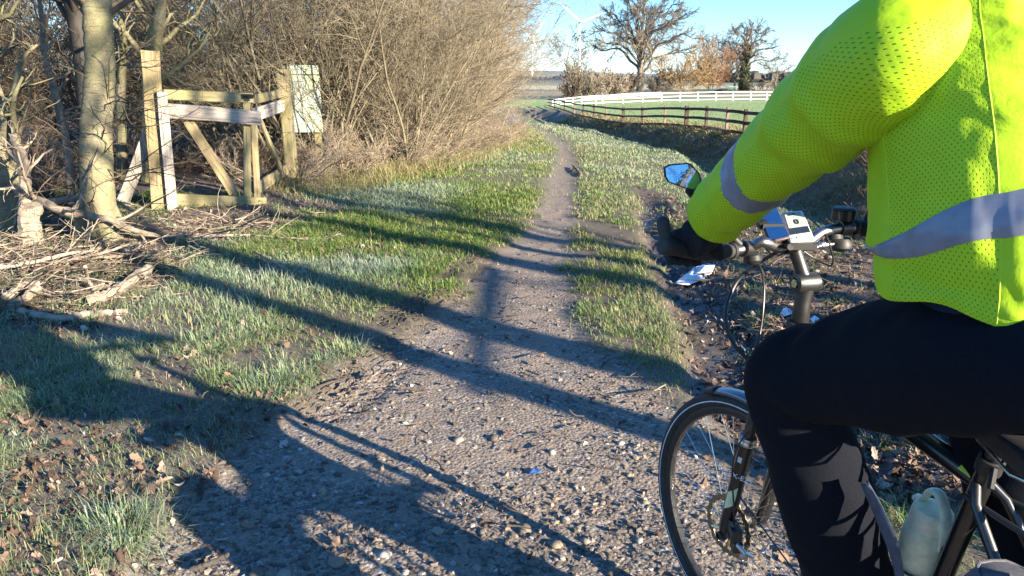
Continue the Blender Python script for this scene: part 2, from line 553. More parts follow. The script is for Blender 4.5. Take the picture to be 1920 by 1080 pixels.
# ---------------------------------------------------------------- branch growing
def grow(P, Rd, n, t0, t1, lenr, ang, up, wig, K, rg, rr=.55, lenj=.35, taper=.25, mask=None, grav=0.0):
    """children of a set of branches. P (N,K0,3), Rd (N,K0) -> (N*n,K,3), (N*n,K)"""
    N, K0 = P.shape[:2]
    tt = t0 + (t1 - t0) * ((np.arange(n)[None] + rg.random((N, n))) / n)
    fi = tt * (K0 - 1); i = np.minimum(fi.astype(int), K0 - 2); f = (fi - i)[..., None]
    idx = np.arange(N)[:, None]
    st = P[idx, i] * (1 - f) + P[idx, i + 1] * f
    tan = P[idx, i + 1] - P[idx, i]; tan /= np.linalg.norm(tan, axis=-1, keepdims=True) + 1e-9
    r0 = (Rd[idx, i] * (1 - f[..., 0]) + Rd[idx, i + 1] * f[..., 0]) * rr
    plen = np.linalg.norm(np.diff(P, axis=1), axis=-1).sum(1)[:, None]
    L = plen * lenr * (1 - .45 * tt) * (1 + lenj * (rg.random((N, n)) * 2 - 1))
    rnd = rg.normal(size=(N, n, 3)); rnd -= (rnd * tan).sum(-1, keepdims=True) * tan
    rnd /= np.linalg.norm(rnd, axis=-1, keepdims=True) + 1e-9
    a = ang * (1 + .35 * rg.normal(size=(N, n, 1)))
    d = tan * np.cos(a) + rnd * np.sin(a)
    d = d.reshape(-1, 3); st = st.reshape(-1, 3); L = L.reshape(-1); r0 = r0.reshape(-1)
    out = np.zeros((len(d), K, 3)); out[:, 0] = st; cur = d
    for k in range(1, K):
        cur = cur + wig * rg.normal(size=cur.shape) + np.array([0, 0, up - grav * k / K]); cur /= np.linalg.norm(cur, axis=1, keepdims=True) + 1e-9
        out[:, k] = out[:, k - 1] + cur * (L / (K - 1))[:, None]
    rad = r0[:, None] * np.linspace(1, taper, K)[None]
    return out, rad


def tubes(P, Rd, S=3):
    """(N,K,3),(N,K) -> verts, quads, all as S sided tubes"""
    N, K = P.shape[:2]
    t = np.gradient(P, axis=1); t /= np.linalg.norm(t, axis=-1, keepdims=True) + 1e-9
    ref = np.where(np.abs(t[:, :1, 2:3]) > .85, np.array([1., .1, 0]), np.array([0, .05, 1.]))
    a = np.cross(t, np.broadcast_to(ref, t.shape)); a /= np.linalg.norm(a, axis=-1, keepdims=True) + 1e-9
    b = np.cross(t, a); th = np.arange(S) * 2 * np.pi / S
    V = P[:, :, None] + Rd[:, :, None, None] * (np.cos(th)[:, None] * a[:, :, None] + np.sin(th)[:, None] * b[:, :, None])
    base = (np.arange(N)[:, None, None] * K + np.arange(K - 1)[None, :, None]) * S; j = np.arange(S)[None, None]; j2 = (j + 1) % S
    return V.reshape(-1, 3), np.stack([base + j, base + j2, base + S + j2, base + S + j], -1).reshape(-1, 4)


def tubes_mesh(name, sets, smooth=True, extra=None):
    V = []; Q = []; n = 0
    for P, Rd, S in sets:
        v, q = tubes(P, Rd, S); V.append(v); Q.append(q + n); n += len(v)
    return mesh_np(name, np.vstack(V), [np.vstack(Q)], smooth=smooth)


def leaves_mesh(name, pts, size, rg, flat=.0):
    """small folded leaf faces at points"""
    N = len(pts); d = rg.normal(size=(N, 3)); d[:, 2] -= flat; d /= np.linalg.norm(d, axis=1)[:, None]
    s = np.cross(d, rg.normal(size=(N, 3))); s /= np.linalg.norm(s, axis=1)[:, None]; u = np.cross(s, d)
    L = size * (.6 + .8 * rg.random((N, 1)))
    V = np.stack([pts, pts + d * L * .5 + s * L * .28 + u * L * .08, pts + d * L, pts + d * L * .5 - s * L * .28 + u * L * .08], 1)
    i = np.arange(N)[:, None] * 4
    return mesh_np(name, V.reshape(-1, 3), [np.vstack([i + np.array([[0, 1, 2]]), i + np.array([[0, 2, 3]])])], smooth=False)


# ---------------------------------------------------------------- bark and wood materials
twig_tan = noisy('twig_tan', (.11, .083, .058), (.30, .24, .168), 3.0, .75, 0, c3=(.195, .15, .102), rnd=.35, Specular_IOR_Level=.25)
twig_olive = noisy('twig_olive', (.07, .059, .040), (.205, .173, .115), 3.0, .75, 0, c3=(.13, .11, .07), rnd=.3, Specular_IOR_Level=.25)
twig_dark = noisy('twig_dark', (.05, .038, .028), (.15, .115, .08), 3.0, .8, 0, rnd=.3, Specular_IOR_Level=.2)
twig_rust = noisy('twig_rust', (.15, .085, .05), (.29, .165, .10), 2.0, .8, 0, rnd=.2, Specular_IOR_Level=.2)
twig_gold = noisy('twig_gold', (.17, .115, .06), (.34, .24, .12), 2.0, .8, 0, rnd=.2, Specular_IOR_Level=.2)
bark_far = noisy('bark_far', (.085, .072, .056), (.20, .17, .13), 1.2, .9, 0, Specular_IOR_Level=.15)
def smooth_bark(name):
    t = NT(name); P = t.coord('Object'); m_ = t.noise(P, 2.6, 6, .65, .4); ln = t.noise(t.coord('Object', (3, 3, 26)), 2.0, 5, .6); f = t.noise(P, 45, 4, .6); sp = t.voro(t.coord('Object', (9, 9, 22)), 1.6)
    c = t.ramp(m_, [(.30, (.10, .09, .055)), (.72, (.34, .31, .22)), (.5, (.22, .195, .12))])
    c = t.mix(t.ramp(t.noise(P, 1.4, 5, .7), [(.45, 0), (.64, .7)]), c, (.17, .175, .055))
    c = t.mix(t.ramp(ln, [(.34, .75), (.44, 0)]), c, (.075, .062, .042)); c = t.mix(t.ramp(sp, [(.05, .8), (.14, 0)]), c, (.09, .07, .05))
    c = t.mix(t.ramp(f, [(.4, .35), (.6, 0)]), c, (.10, .085, .055))
    return t.done(c, .85, t.bump(t.math('ADD', t.math('ADD', ln, f), t.math('MULTIPLY', m_, .7)), .8, .010), Specular_IOR_Level=.2)


bark_smooth = smooth_bark('bark_smooth')
bark_dark = noisy('bark_dark', (.025, .021, .017), (.075, .063, .05), 9, .9, .7, .01, (1, 1, .3))
deadwood = noisy('deadwood', (.07, .054, .038), (.28, .225, .165), 11, .9, .8, .008, (1, 1, 1), c3=(.165, .128, .092), rnd=.6)
straw = noisy('straw', (.22, .16, .085), (.46, .36, .21), 6, .85, 0, c3=(.34, .26, .145))
ivy_m = noisy('ivy_leaf', (.02, .035, .012), (.075, .10, .03), 3, .5, 0)


def wood(name, c1, c2, c3, green=0.0, rough=.85):
    """weathered board, grain along local X, with algae in patches"""
    t = NT(name); oi = t.n('ObjectInfo')
    tc = t.n('TexCoord'); va = t.n('VectorMath'); va.operation = 'ADD'; t.l(tc.outputs['Object'], va.inputs[0])
    t.l(t.math('MULTIPLY', oi.outputs['Random'], 40.0), va.inputs[1])
    mp = t.n('Mapping'); mp.inputs['Scale'].default_value = (1.2, 22, 22); t.l(va.outputs[0], mp.inputs[0])
    gr = t.noise(mp.outputs[0], 2.2, 7, .62, .6)
    big = t.noise(va.outputs[0], 3.5, 4)
    c = t.ramp(gr, [(.28, c1), (.72, c3), (.5, c2)])
    c = t.mix(t.ramp(big, [(.5, 0), (.72, .55)]), c, tuple(np.array(c1) * .7))
    if green:
        c = t.mix(t.math('MULTIPLY', t.ramp(t.noise(va.outputs[0], 2.3, 6, .7), [(.42, 0), (.6, 1)]), green), c, (.20, .195, .07))
    c = t.mix(t.ramp(gr, [(.30, .85), (.40, 0)]), c, tuple(np.array(c1) * .35))
    c = t.mix(t.ramp(t.voro(va.outputs[0], 5.0), [(.03, .8), (.07, 0)]), c, tuple(np.array(c1) * .4))
    crack = t.ramp(gr, [(.30, 0), (.36, 1)])
    return t.done(c, rough, t.bump(t.math('MULTIPLY', t.math('ADD', gr, crack), .5), .8, .006), Specular_IOR_Level=.2)


wood_grey = wood('wood_grey', (.17, .14, .115), (.34, .29, .25), (.50, .45, .40), .12)
wood_pale = wood('wood_pale', (.19, .165, .13), (.36, .32, .27), (.47, .43, .38), .12)
wood_moss = wood('wood_moss', (.15, .12, .07), (.27, .22, .13), (.37, .31, .19), .6)
wood_gold = wood('wood_gold', (.15, .11, .06), (.28, .21, .12), (.38, .30, .18), .35)
wood_fence = wood('wood_fence', (.035, .026, .02), (.075, .056, .042), (.14, .105, .08), .05)
wood_fence_worn = wood('wood_fence_worn', (.09, .065, .05), (.19, .14, .11), (.30, .235, .19), .05)
white_wood = noisy('white_paint', (.62, .60, .56), (.82, .80, .77), 5, .6, .1, .003)


def plank(name, p0, p1, width, thick, wdir, m, parent=None, bow=0.0, seed=0, taper=0.0, segs=7):
    """a sawn board from p0 to p1: grain along local X, slightly bowed, edges worn uneven"""
    rg = np.random.default_rng(seed + 5)
    p0, p1 = np.array(p0, float), np.array(p1, float); L = np.linalg.norm(p1 - p0); ax = (p1 - p0) / L
    w = np.array(wdir, float); w = unit(w - ax * np.dot(w, ax)); n = np.cross(ax, w)
    prof = np.array([(-.5, -.5), (-.46, -.5), (.46, -.5), (.5, -.5), (.5, .5), (.46, .5), (-.46, .5), (-.5, .5)])
    prof = np.array([(-.5, -.36), (-.47, -.5), (.47, -.5), (.5, -.36), (.5, .36), (.47, .5), (-.47, .5), (-.5, .36)])
    xs = np.linspace(0, L, segs); V = []
    for k, xx in enumerate(xs):
        s = 1 - taper * k / (segs - 1); b = bow * math.sin(math.pi * k / (segs - 1))
        for (a, c) in prof:
            V.append((xx + rg.normal() * .002 + (rg.normal() * .004 if k in (0, segs - 1) else 0), a * width * s + rg.normal() * width * .012 + b, c * thick + rg.normal() * thick * .02))
    V = np.array(V); m8 = 8
    i = np.arange(segs - 1)[:, None] * m8; j = np.arange(m8)[None]; j2 = (j + 1) % m8
    Q = np.stack([i + j, i + j2, i + m8 + j2, i + m8 + j], -1).reshape(-1, 4)
    E = (segs - 1) * m8
    Q2 = [(7, 2, 1, 0), (7, 6, 3, 2), (6, 5, 4, 3), (E + 0, E + 1, E + 2, E + 7), (E + 2, E + 3, E + 6, E + 7), (E + 3, E + 4, E + 5, E + 6)]
    me = mesh_np(name, V, [np.vstack([Q, Q2])], smooth=False)
    o = add(name, me, m, parent)
    M = Matrix(((ax[0], w[0], n[0], 0), (ax[1], w[1], n[1], 0), (ax[2], w[2], n[2], 0), (0, 0, 0, 1)))
    loc = Vector(p0) - (wloc(parent) if parent is not None else Vector((0, 0, 0)))
    o.matrix_local = Matrix.Translation(loc) @ M
    return o


UPV = np.array([0, 0, 1.0])

# ---------------------------------------------------------------- the broken gate by the hedge
GA = at(302, 393); GB = at(470, 388); GC = at(552, 345)
gate_dir = unit((GB - GA) * [1, 1, 0])


def face(px, py, a, b):
    """point of the upright plane through a and b seen at a place of the photograph"""
    nn = np.cross(b - a, UPV); d = ray(px, py); o = np.array([0, 0, CAM_H])
    return o + d * (np.dot(a - o, nn) / np.dot(d, nn))


def upright(px0, py0, px1, py1, a, b): return face(px0, py0, a, b), face(px1, py1, a, b)


def top_thing(o, label, cat, group=None): return tag(o, label, cat, group)


p, q = upright(300, 398, 281, 95, GA, GB)
top_thing(plank('gate_post', p - UPV * .1, q, .19, .19, gate_dir, wood_gold, seed=1), 'tall square timber gate post behind the pale post', 'post')
fw = np.array([0, -.13, 0])
p, q = upright(324, 402, 303, 172, GA + fw, GB + fw)
top_thing(plank('gate_post', p - UPV * .1, q, .115, .10, gate_dir, wood_pale, seed=2, taper=.05), 'short pale grey weathered post strapped before the tall gate post', 'post')
p, q = upright(230, 370, 284, 240, GA + [0, .1, 0], GB + [0, .1, 0])
top_thing(plank('leaning_board', p - UPV * .05, q, .14, .035, gate_dir, wood_pale, seed=3), 'pale board leaning against the left side of the tall gate post', 'board')
gl = empty('wooden_gate', GA, 'broken timber gate leaf with a wide grey rail and diagonal brace', 'gate', 'gate leaves at the hedge')
B2 = GB + [0, -.03, 0]


def gp(name, x0, y0, x1, y1, w, th, wd, m, par, a, b, off=0.0, **k):
    nn = unit(np.cross(b - a, UPV)); nn = nn if nn[1] < 0 else -nn
    p, q = upright(x0, y0, x1, y1, a + nn * off, b + nn * off)
    return plank(name, p, q, w, th, wd, m, par, **k)


gp('rail', 308, 177, 474, 184, .115, .04, UPV, wood_moss, gl, GA, GB, .02, seed=11)
gp('rail', 314, 208, 489, 223, .165, .045, UPV, wood_grey, gl, GA, GB, .075, seed=12, bow=.01)
gp('board', 330, 375, 500, 382, .15, .04, UPV, wood_moss, gl, GA, GB, .05, seed=13)
gp('brace', 352, 226, 438, 362, .115, .035, gate_dir, wood_gold, gl, GA, GB, .0, seed=14)
gp('stile', 464, 390, 462, 184, .085, .07, gate_dir, wood_moss, gl, GA, GB, -.01, seed=15)
gr = empty('wooden_gate', GC, 'shorter gate leaf swung back with mossy low boards beside the notice board', 'gate', 'gate leaves at the hedge')
G1 = GB + unit(GC - GB) * .05
gp('rail', 477, 186, 540, 172, .115, .04, UPV, wood_moss, gr, G1, GC, .0, seed=21)
gp('rail', 478, 215, 540, 194, .165, .04, UPV, wood_grey, gr, G1, GC, .02, seed=22)
gp('stile', 483, 372, 476, 225, .07, .06, unit(GC - GB), wood_moss, gr, G1, GC, -.05, seed=23)
gp('brace', 488, 226, 528, 318, .08, .03, unit(GC - GB), wood_moss, gr, G1, GC, -.04, seed=24)
gp('board', 484, 352, 546, 312, .15, .04, UPV, wood_moss, gr, G1, GC, .02, seed=25)
gp('board', 490, 378, 552, 338, .14, .04, UPV, wood_moss, gr, G1, GC, .03, seed=26)
mb = MB(); lp = face(468, 180, GA, GB) + [0, -.09, 0]
mb.box(lp, (.10, .03, .05)).box(lp + [.05, -.02, -.01], (.05, .04, .04)); mb.tube([lp + [-.02, -.02, 0], lp + [.10, -.03, .01]], .012)
mb.build('latch', plain('dark_iron', (.04, .038, .036), .6, .6), gl)
p, q = upright(550, 342, 530, 130, G1, GC)
top_thing(plank('gate_post', p - UPV * .15, q, .16, .15, unit(GC - GB), wood_moss, seed=4), 'mossy right hand gate post beside the notice board', 'post')
# the notice board: three plates with dark joints, green with algae
nb_d = at_y(575, 240, 12.3)
panel_m = None
t = NT('board_paint'); P_ = t.coord('Object'); a_ = t.noise(P_, 2.2, 6, .7); b_ = t.noise(t.coord('Object', (14, 14, 1.2)), 2, 6, .6)
t.done(t.mix(t.ramp(a_, [(.42, 0), (.62, .85)]), t.mix(t.ramp(b_, [(.35, 0), (.65, 1)]), (.27, .30, .29), (.18, .225, .205)), (.19, .22, .10)), .55, t.bump(b_, .3, .004))
panel_m = t.m
a, b = np.array([at_y(537, 200, 12.2)[0], 12.2, 0]), np.array([at_y(606, 200, 12.75)[0], 12.75, 0])
board = empty('notice_board', (float(a[0]), float(a[1]), float(g(a[0], a[1]))), 'weathered pale panel board overgrown by the hedge right of the gate', 'board')
nn = unit(np.cross(b - a, UPV)); nn = nn if nn[1] < 0 else -nn
for k, (y0, y1) in enumerate(((121, 139), (140, 248))):
    c = [face(538 + k * .5, y0, a, b), face(596 + 3 * k, y0 + 2, a, b), face(606 if k else 598, y1, a, b), face(543 if k else 538.5, y1, a, b)]
    m_ = MB(); V = np.array(c + [v + nn * -.03 for v in c]); m_.put(V, [(0, 1, 2, 3), (7, 6, 5, 4), (0, 4, 5, 1), (1, 5, 6, 2), (2, 6, 7, 3), (3, 7, 4, 0)])
    m_.build('panel', panel_m, board, smooth=False)
c = face(545, 340, a, b); plank('support', c - UPV * .1 + nn * -.09, face(541, 125, a, b) + nn * -.09, .1, .09, UPV[[2, 0, 1]], wood_moss, board, seed=31)
c = face(609, 330, a, b); plank('support', c - UPV * .1 + nn * -.09, face(592, 125, a, b) + nn * -.09, .1, .09, UPV[[2, 0, 1]], wood_moss, board, seed=32)


# ---------------------------------------------------------------- near trees on the left verge
def tree_limb(pts, rad, n=14, S=12):
    P = spline(pts, n); return P, np.interp(np.linspace(0, 1, n), np.linspace(0, 1, len(rad)), rad), S


TB = on(at(188, 446))
dT = TB[1]
tr = empty('smooth_tree', TB, 'thick smooth yellow-barked tree trunk left of the gate', 'tree')
mb = MB()
px = [(190, 452), (186, 400), (181, 330), (180, 250), (184, 190), (188, 120), (184, 50), (180, 0)]
pts = [at_y(a_, b_, dT + .02 * k) for k, (a_, b_) in enumerate(px)]
pts[0][2] = TB[2] - .1
pts += [pts[-1] + [0.0, .1, 1.0], pts[-1] + [.15, .2, 2.4], pts[-1] + [.1, .3, 4.2]]
P0, R0, S0 = tree_limb(pts, [.21, .166, .147, .138, .135, .130, .124, .12, .105, .085, .05], 60)
P0[1:, :2] += .004 * np.random.default_rng(3).normal(size=(59, 2))
R0 = R0 * (1 + .012 * np.sin(np.arange(60) * .55)); mb.tube(P0, R0, 18)
for k in range(5):                                            # root flare
    a_ = k * 1.26 + .4; mb.tube([TB + [.1 * math.cos(a_), .1 * math.sin(a_), .35], TB + [.19 * math.cos(a_), .19 * math.sin(a_), .06], TB + [.29 * math.cos(a_), .29 * math.sin(a_), -.08]], [.07, .065, .03], 8)
mb.build('trunk', bark_smooth, tr)
rg = np.random.default_rng(21)
stem = P0[None]; rad = R0[None]
l1, r1 = grow(stem, rad, 11, .56, .98, .42, .95, .05, .16, 9, rg, .22)
l2, r2 = grow(l1, r1, 9, .15, 1, .5, .8, .02, .2, 6, rg, .5)
l3, r3 = grow(l2, r2, 6, .15, 1, .55, .8, .0, .2, 4, rg, .6)
l0, q0 = grow(stem, rad, 34, .10, .5, .14, 1.25, .0, .25, 7, rg, .06, taper=.3)
l00, q00 = grow(l0, q0, 6, .2, 1, .5, .8, .0, .25, 5, rg, .7)
me = tubes_mesh('crown', [(l1, r1, 6), (l2, r2, 4), (l3, np.maximum(r3, .002), 3), (l0, np.maximum(q0, .003), 4), (l00, np.maximum(q00, .002), 3)])
o = add('crown', me, twig_dark, tr); me.transform(Matrix.Translation(-Vector(TB)))

# a dark second stem behind it
DB = on(np.array([at_y(176, 400, 8.3)[0], 8.3, 0]))
t2 = empty('dark_tree', DB, 'dark leaning stem rising behind the thick smooth trunk', 'tree')
pts = [DB - [0, 0, .1], at_y(172, 300, 8.35), at_y(165, 200, 8.4), at_y(158, 120, 8.4), at_y(146, 50, 8.4), at_y(134, 0, 8.4)]
pts += [pts[-1] + [-.3, .1, .8], pts[-1] + [-.5, .3, 2.0], pts[-1] + [-.6, .4, 3.2]]
P1, R1, _ = tree_limb(pts, [.12, .11, .10, .10, .095, .09, .085, .05, .02], 40)
mb = MB(); mb.tube(P1, R1, 10); mb.build('trunk', bark_dark, t2)
l1, r1 = grow(P1[None], R1[None], 12, .35, .98, .4, .9, .05, .17, 8, rg, .35)
l2, r2 = grow(l1, r1, 8, .15, 1, .5, .8, .0, .22, 6, rg, .55); l3, r3 = grow(l2, r2, 6, .15, 1, .5, .8, 0, .2, 4, rg, .6)
me = tubes_mesh('crown', [(l1, r1, 5), (l2, r2, 4), (l3, np.maximum(r3, .002), 3)]); me.transform(Matrix.Translation(-Vector(DB))); add('crown', me, twig_dark, t2)


def small_stem(name, px, yd, rad, label, cat, m, nb=8, seed=0, group=None):
    rg = np.random.default_rng(seed)
    pts = [at_y(a_, b_, yd) for a_, b_ in px]; b0 = on(pts[0]); pts[0] = b0 - [0, 0, .08]
    th = empty(name, b0, label, cat, group)
    P1, R1, _ = tree_limb(pts, rad, 26); P1[1:] += .005 * rg.normal(size=(25, 3))
    mb = MB(); mb.tube(P1, R1, 9); mb.build('trunk', m, th)
    if nb:
        l1, r1 = grow(P1[None], R1[None], nb, .25, .98, .5, .8, .04, .22, 8, rg, .4)
        l2, r2 = grow(l1, r1, 6, .15, 1, .5, .8, .0, .25, 6, rg, .55)
        me = tubes_mesh('twigs', [(l1, np.maximum(r1, .004), 5), (l2, np.maximum(r2, .0022), 3)]); me.transform(Matrix.Translation(-Vector(b0))); add('twigs', me, m, th)
    return th


small_stem('stump', [(62, 480), (58, 440), (54, 405), (60, 385)], 6.75, [.125, .095, .085, .10], 'broken pale stump with peeling bark at the left edge', 'stump', deadwood, 0, 1)
small_stem('sapling', [(52, 470), (50, 390), (46, 330), (40, 290), (20, 250)], 6.9, [.075, .06, .05, .045, .02], 'thin upright stem growing beside the broken stump', 'sapling', deadwood, 7, 2)
small_stem('old_trunk', [(42, 460), (22, 360), (8, 290), (-10, 220), (-40, 100), (-60, -80)], 7.4, [.17, .15, .14, .13, .11, .07], 'thick leaning trunk cut by the left edge of the picture', 'tree', bark_smooth, 9, 3)
small_stem('sapling', [(138, 420), (128, 300), (112, 210), (96, 150), (82, 90), (78, 40), (70, -40)], 8.2, [.045, .042, .04, .036, .03, .024, .015], 'slim crooked pale sapling left of the thick trunk', 'sapling', deadwood, 10, 4)
small_stem('sapling', [(230, 400), (229, 300), (226, 200), (232, 100), (225, 0), (222, -60)], 10.6, [.075, .07, .065, .05, .04, .02], 'short mossy stem between the thick trunk and the gate post', 'sapling', bark_smooth, 9, 5)
small_stem('hedge_tree', [(288, 390), (286, 250), (284, 130), (288, 90), (296, 40), (305, 0), (312, -60)], 10.4, [.14, .13, .12, .11, .08, .06, .04], 'grey green tree stem rising behind the tall gate post', 'tree', bark_smooth, 10, 6)

# ---------------------------------------------------------------- hedge bushes: a few kinds, copied
def bush_meshes(seed, h, spread, ns, lean, tr_, n2=9, n3=9, n4=4):
    rg = np.random.default_rng(seed)
    a_ = rg.random(ns) * 2 * np.pi; r_ = spread * .16 * np.sqrt(rg.random(ns))
    base = np.stack([r_ * np.cos(a_), r_ * np.sin(a_), np.full(ns, -.1)], 1)
    d = np.stack([np.cos(a_) * lean, np.sin(a_) * lean, np.ones(ns)], 1) + .25 * rg.normal(size=(ns, 3)) * [1, 1, .3]
    d /= np.linalg.norm(d, axis=1)[:, None]
    L = h * (.65 + .45 * rg.random(ns)); K = 10; P = np.zeros((ns, K, 3)); P[:, 0] = base; cur = d
    for k in range(1, K):
        cur = cur + .09 * rg.normal(size=cur.shape); cur[:, :2] += .02 * np.stack([np.cos(a_), np.sin(a_)], 1); cur /= np.linalg.norm(cur, axis=1)[:, None]
        P[:, k] = P[:, k - 1] + cur * (L / (K - 1))[:, None]
    Rr = (.011 + .024 * rg.random(ns) ** 1.5)[:, None] * np.linspace(1, .25, K)
    b, rb = grow(P, Rr, n2, .08, 1, .42, .65, .03, .13, 7, rg, .5)
    c_, rc = grow(b, rb, n3, .1, 1, .5, .65, .01, .16, 5, rg, .6)
    dd, rd = grow(c_, rc, n4, .1, 1, .6, .7, .0, .18, 3, rg, .7)
    stems = [(P, Rr, 5), (b, np.maximum(rb, tr_ * 1.3), 4)]
    return stems, [(c_, np.maximum(rc, tr_), 3), (dd, np.maximum(rd, tr_ * .8), 3)]


BUSH = []
for k, (h, sp, ns, ln, ms, mt) in enumerate(((4.6, 3.0, 17, .28, twig_olive, twig_olive), (5.2, 3.4, 17, .32, twig_olive, twig_tan), (4.4, 3.2, 18, .38, twig_tan, twig_tan),
                                             (3.4, 3.0, 16, .45, twig_dark, twig_dark))):
    s_, w_ = bush_meshes(100 + k, h, sp, ns, ln, .0034, 9, 9, 3)
    a_, b_ = tubes_mesh('stems', s_), tubes_mesh('twigs', w_); a_.materials.append(ms); b_.materials.append(mt); BUSH.append((a_, b_))
low = []
for k, mt in enumerate((twig_tan, twig_dark)):
    s_, w_ = bush_meshes(120 + k, 1.35, 2.6, 24, 1.2, .0026, 7, 6, 3)
    a_, b_ = tubes_mesh('stems', s_), tubes_mesh('twigs', w_); a_.materials.append(mt); b_.materials.append(mt); low.append((a_, b_))


def put_bush(kind, x, y, s, rz, name, label, group, cat='bush', zs=1.0, lean=(0, 0)):
    z = float(g(x, y)); o = empty(name, (x, y, z), label, cat, group, rz)
    o.scale = (s, s, s * zs); o.rotation_euler = (lean[0], lean[1], rz)
    for nm, me in zip(('stems', 'twigs'), kind):
        tag(add(nm, me, None, o), kind='stuff')
    return o


rg = np.random.default_rng(5)
# the row along the track: from the notice board to the far bend
G1_ = 'bare bushes of the hedge along the track'
for k, s in enumerate(np.linspace(0, 1, 16) ** 1.15):
    yy = 12.6 + s * 25; hx = float(np.interp(yy, HEDGE[:, 1], HEDGE[:, 0])) - .9 - (.6 if k == 0 else 0) - .55 * float(sstep(13, 17, yy)) - max(0, yy - 17) * .13
    kind = BUSH[0] if k < 3 else (BUSH[1] if k % 2 else BUSH[2])
    put_bush(kind, hx + rg.normal() * .15, yy, .92 + .16 * rg.random(), rg.random() * 6.3, 'hedge_bush', {0: 'bare bush standing right beside the notice board, its stems before the boards', 15: 'last bare bush of the hedge row where the track bends away'}.get(k, 'tall bare twiggy bush in the front row of the hedge along the track'), G1_, lean=(0, .06))
for k in range(9):                                            # second row behind
    yy = 13.4 + k * 2.9
    put_bush(BUSH[k % 3], float(np.interp(yy, HEDGE[:, 1], HEDGE[:, 0])) - 3.2 + rg.normal() * .3, yy, 1.0 + .2 * rg.random(), rg.random() * 6.3, 'hedge_bush', 'bare bush in the rear row of the hedge, seen through the front row', G1_)
G2_ = 'low bramble bushes at the hedge foot'
for k, (xx, yy, s) in enumerate(((-2.75, 10.9, .85), (-2.2, 12.3, .8), (-1.75, 13.5, .85), (-1.2, 14.6, .8), (-.9, 16.0, .85), (-.5, 17.6, .8), (-.15, 19.6, .9), (.05, 22, .9))):
    put_bush(low[0], xx - .55, yy, s, k * 1.7, 'bramble_bush', 'low straw coloured bramble tangle at the foot of the hedge', G2_)
# thicket behind the gate and left trees
G3_ = 'dark bare bushes behind the gate'
for k, (xx, yy, s) in enumerate(((-4.9, 13.6, .95), (-6.6, 13.0, 1.0), (-8.3, 12.4, .95), (-10.2, 12.6, 1.05), (-6.0, 16.5, 1.15), (-8.8, 16.2, 1.15), (-11.6, 15.6, 1.2), (-4.2, 17.0, 1.2), (-13.6, 13.4, 1.1), (-10.6, 20.5, 1.3), (-14.5, 19, 1.35), (-7.6, 21.5, 1.3), (-18, 17, 1.3))):
    put_bush(BUSH[3] if k % 3 else BUSH[0], xx, yy, s, k * 2.1, 'thicket_bush', 'dark bare bush in the thicket behind the gate and trunks', G3_)
for k, (xx, yy, s) in enumerate(((-4.1, 11.6, .75), (-5.6, 10.9, .75), (-6.4, 9.6, .7), (-5.4, 8.9, .55), (-7.8, 9.2, .8), (-3.3, 12.6, .7), (-5.9, 7.6, .55), (-9.4, 10.2, .9))):
    put_bush(low[1], xx, yy, s, k * 2.3, 'bramble_bush', 'dark bramble tangle on the ground behind the gate', 'dark brambles behind the gate')
# shaded scrub on the bank at the right, behind the rider
for k, (xx, yy, s) in enumerate(((4.7, 8.4, .62), (5.3, 9.8, .66), (4.0, 7.2, .55), (6.2, 9.0, .8), (5.0, 7.0, .75), (5.7, 11.4, .6), (6.9, 11.0, .75), (4.3, 5.8, .6), (5.4, 5.2, .8))):
    put_bush(low[1], xx, yy, s, k * 1.9, 'bank_scrub', 'dark brown scrub on the bank behind the rider', 'scrub on the ditch bank')

# ---------------------------------------------------------------- fences round the paddock
brown = empty('paddock_fence', tuple(at(1286, 242)), 'dark brown post and rail fence with three rails along the ditch', 'fence')
BF = [(1027, 200, 189), (1040, 204, 191), (1058, 209, 194), (1077, 217, 197), (1093, 221, 199), (1113, 226, 201), (1136, 231, 203), (1168, 236, 206), (1203, 237, 208), (1246, 238, 207), (1286, 242, 210), (1323, 245, 212), (1362, 252, 217), (1395, 257, 223), (1435, 263, 230), (1480, 270, 236)]
tops = []
for k, (px_, yb, yt) in enumerate(BF):
    b0 = at(px_, yb); h = (yb - yt) / FPX * b0[1] * 1.02; h = .5 * h + .5 * .78
    w_ = .085 if k not in (7, 10) else .13
    plank('post', b0 - UPV * .25, b0 + UPV * (h + .06), w_, w_, (1, 0, 0), wood_fence if k % 3 else wood_fence_worn, brown, seed=40 + k)
    tops.append((b0, h))
for k in range(len(BF) - 1):
    (a_, ha), (b_, hb) = tops[k], tops[k + 1]
    for f in (.95, .55, .14):
        plank('rail', a_ + [0, -.06, ha * f], b_ + [0, -.06, hb * f], .085, .035, UPV, wood_fence if (k + int(f * 10)) % 4 else wood_fence_worn, brown, seed=80 + k * 3 + int(f * 10), bow=.01, segs=4)


def white_fence(pts, label, rails, ang0):
    base = empty('white_fence', tuple(at(*pts[0][:2])), label, 'fence', 'white paddock fences')
    prev = None
    for k, (px_, yb, yt) in enumerate(pts):
        b0 = at(px_, yb); h = (yb - yt) / FPX * np.linalg.norm(b0[:2]) * .99
        plank('post', b0 - UPV * .2, b0 + UPV * h, .11, .11, (1, 0, 0), white_wood, base, seed=k, segs=3)
        if prev is not None:
            for f in rails: plank('rail', prev[0] + [0, -.09, prev[1] * f], b0 + [0, -.09, h * f], .085, .04, UPV, white_wood, base, seed=k + 9, segs=3)
        prev = (b0, h)
    return base


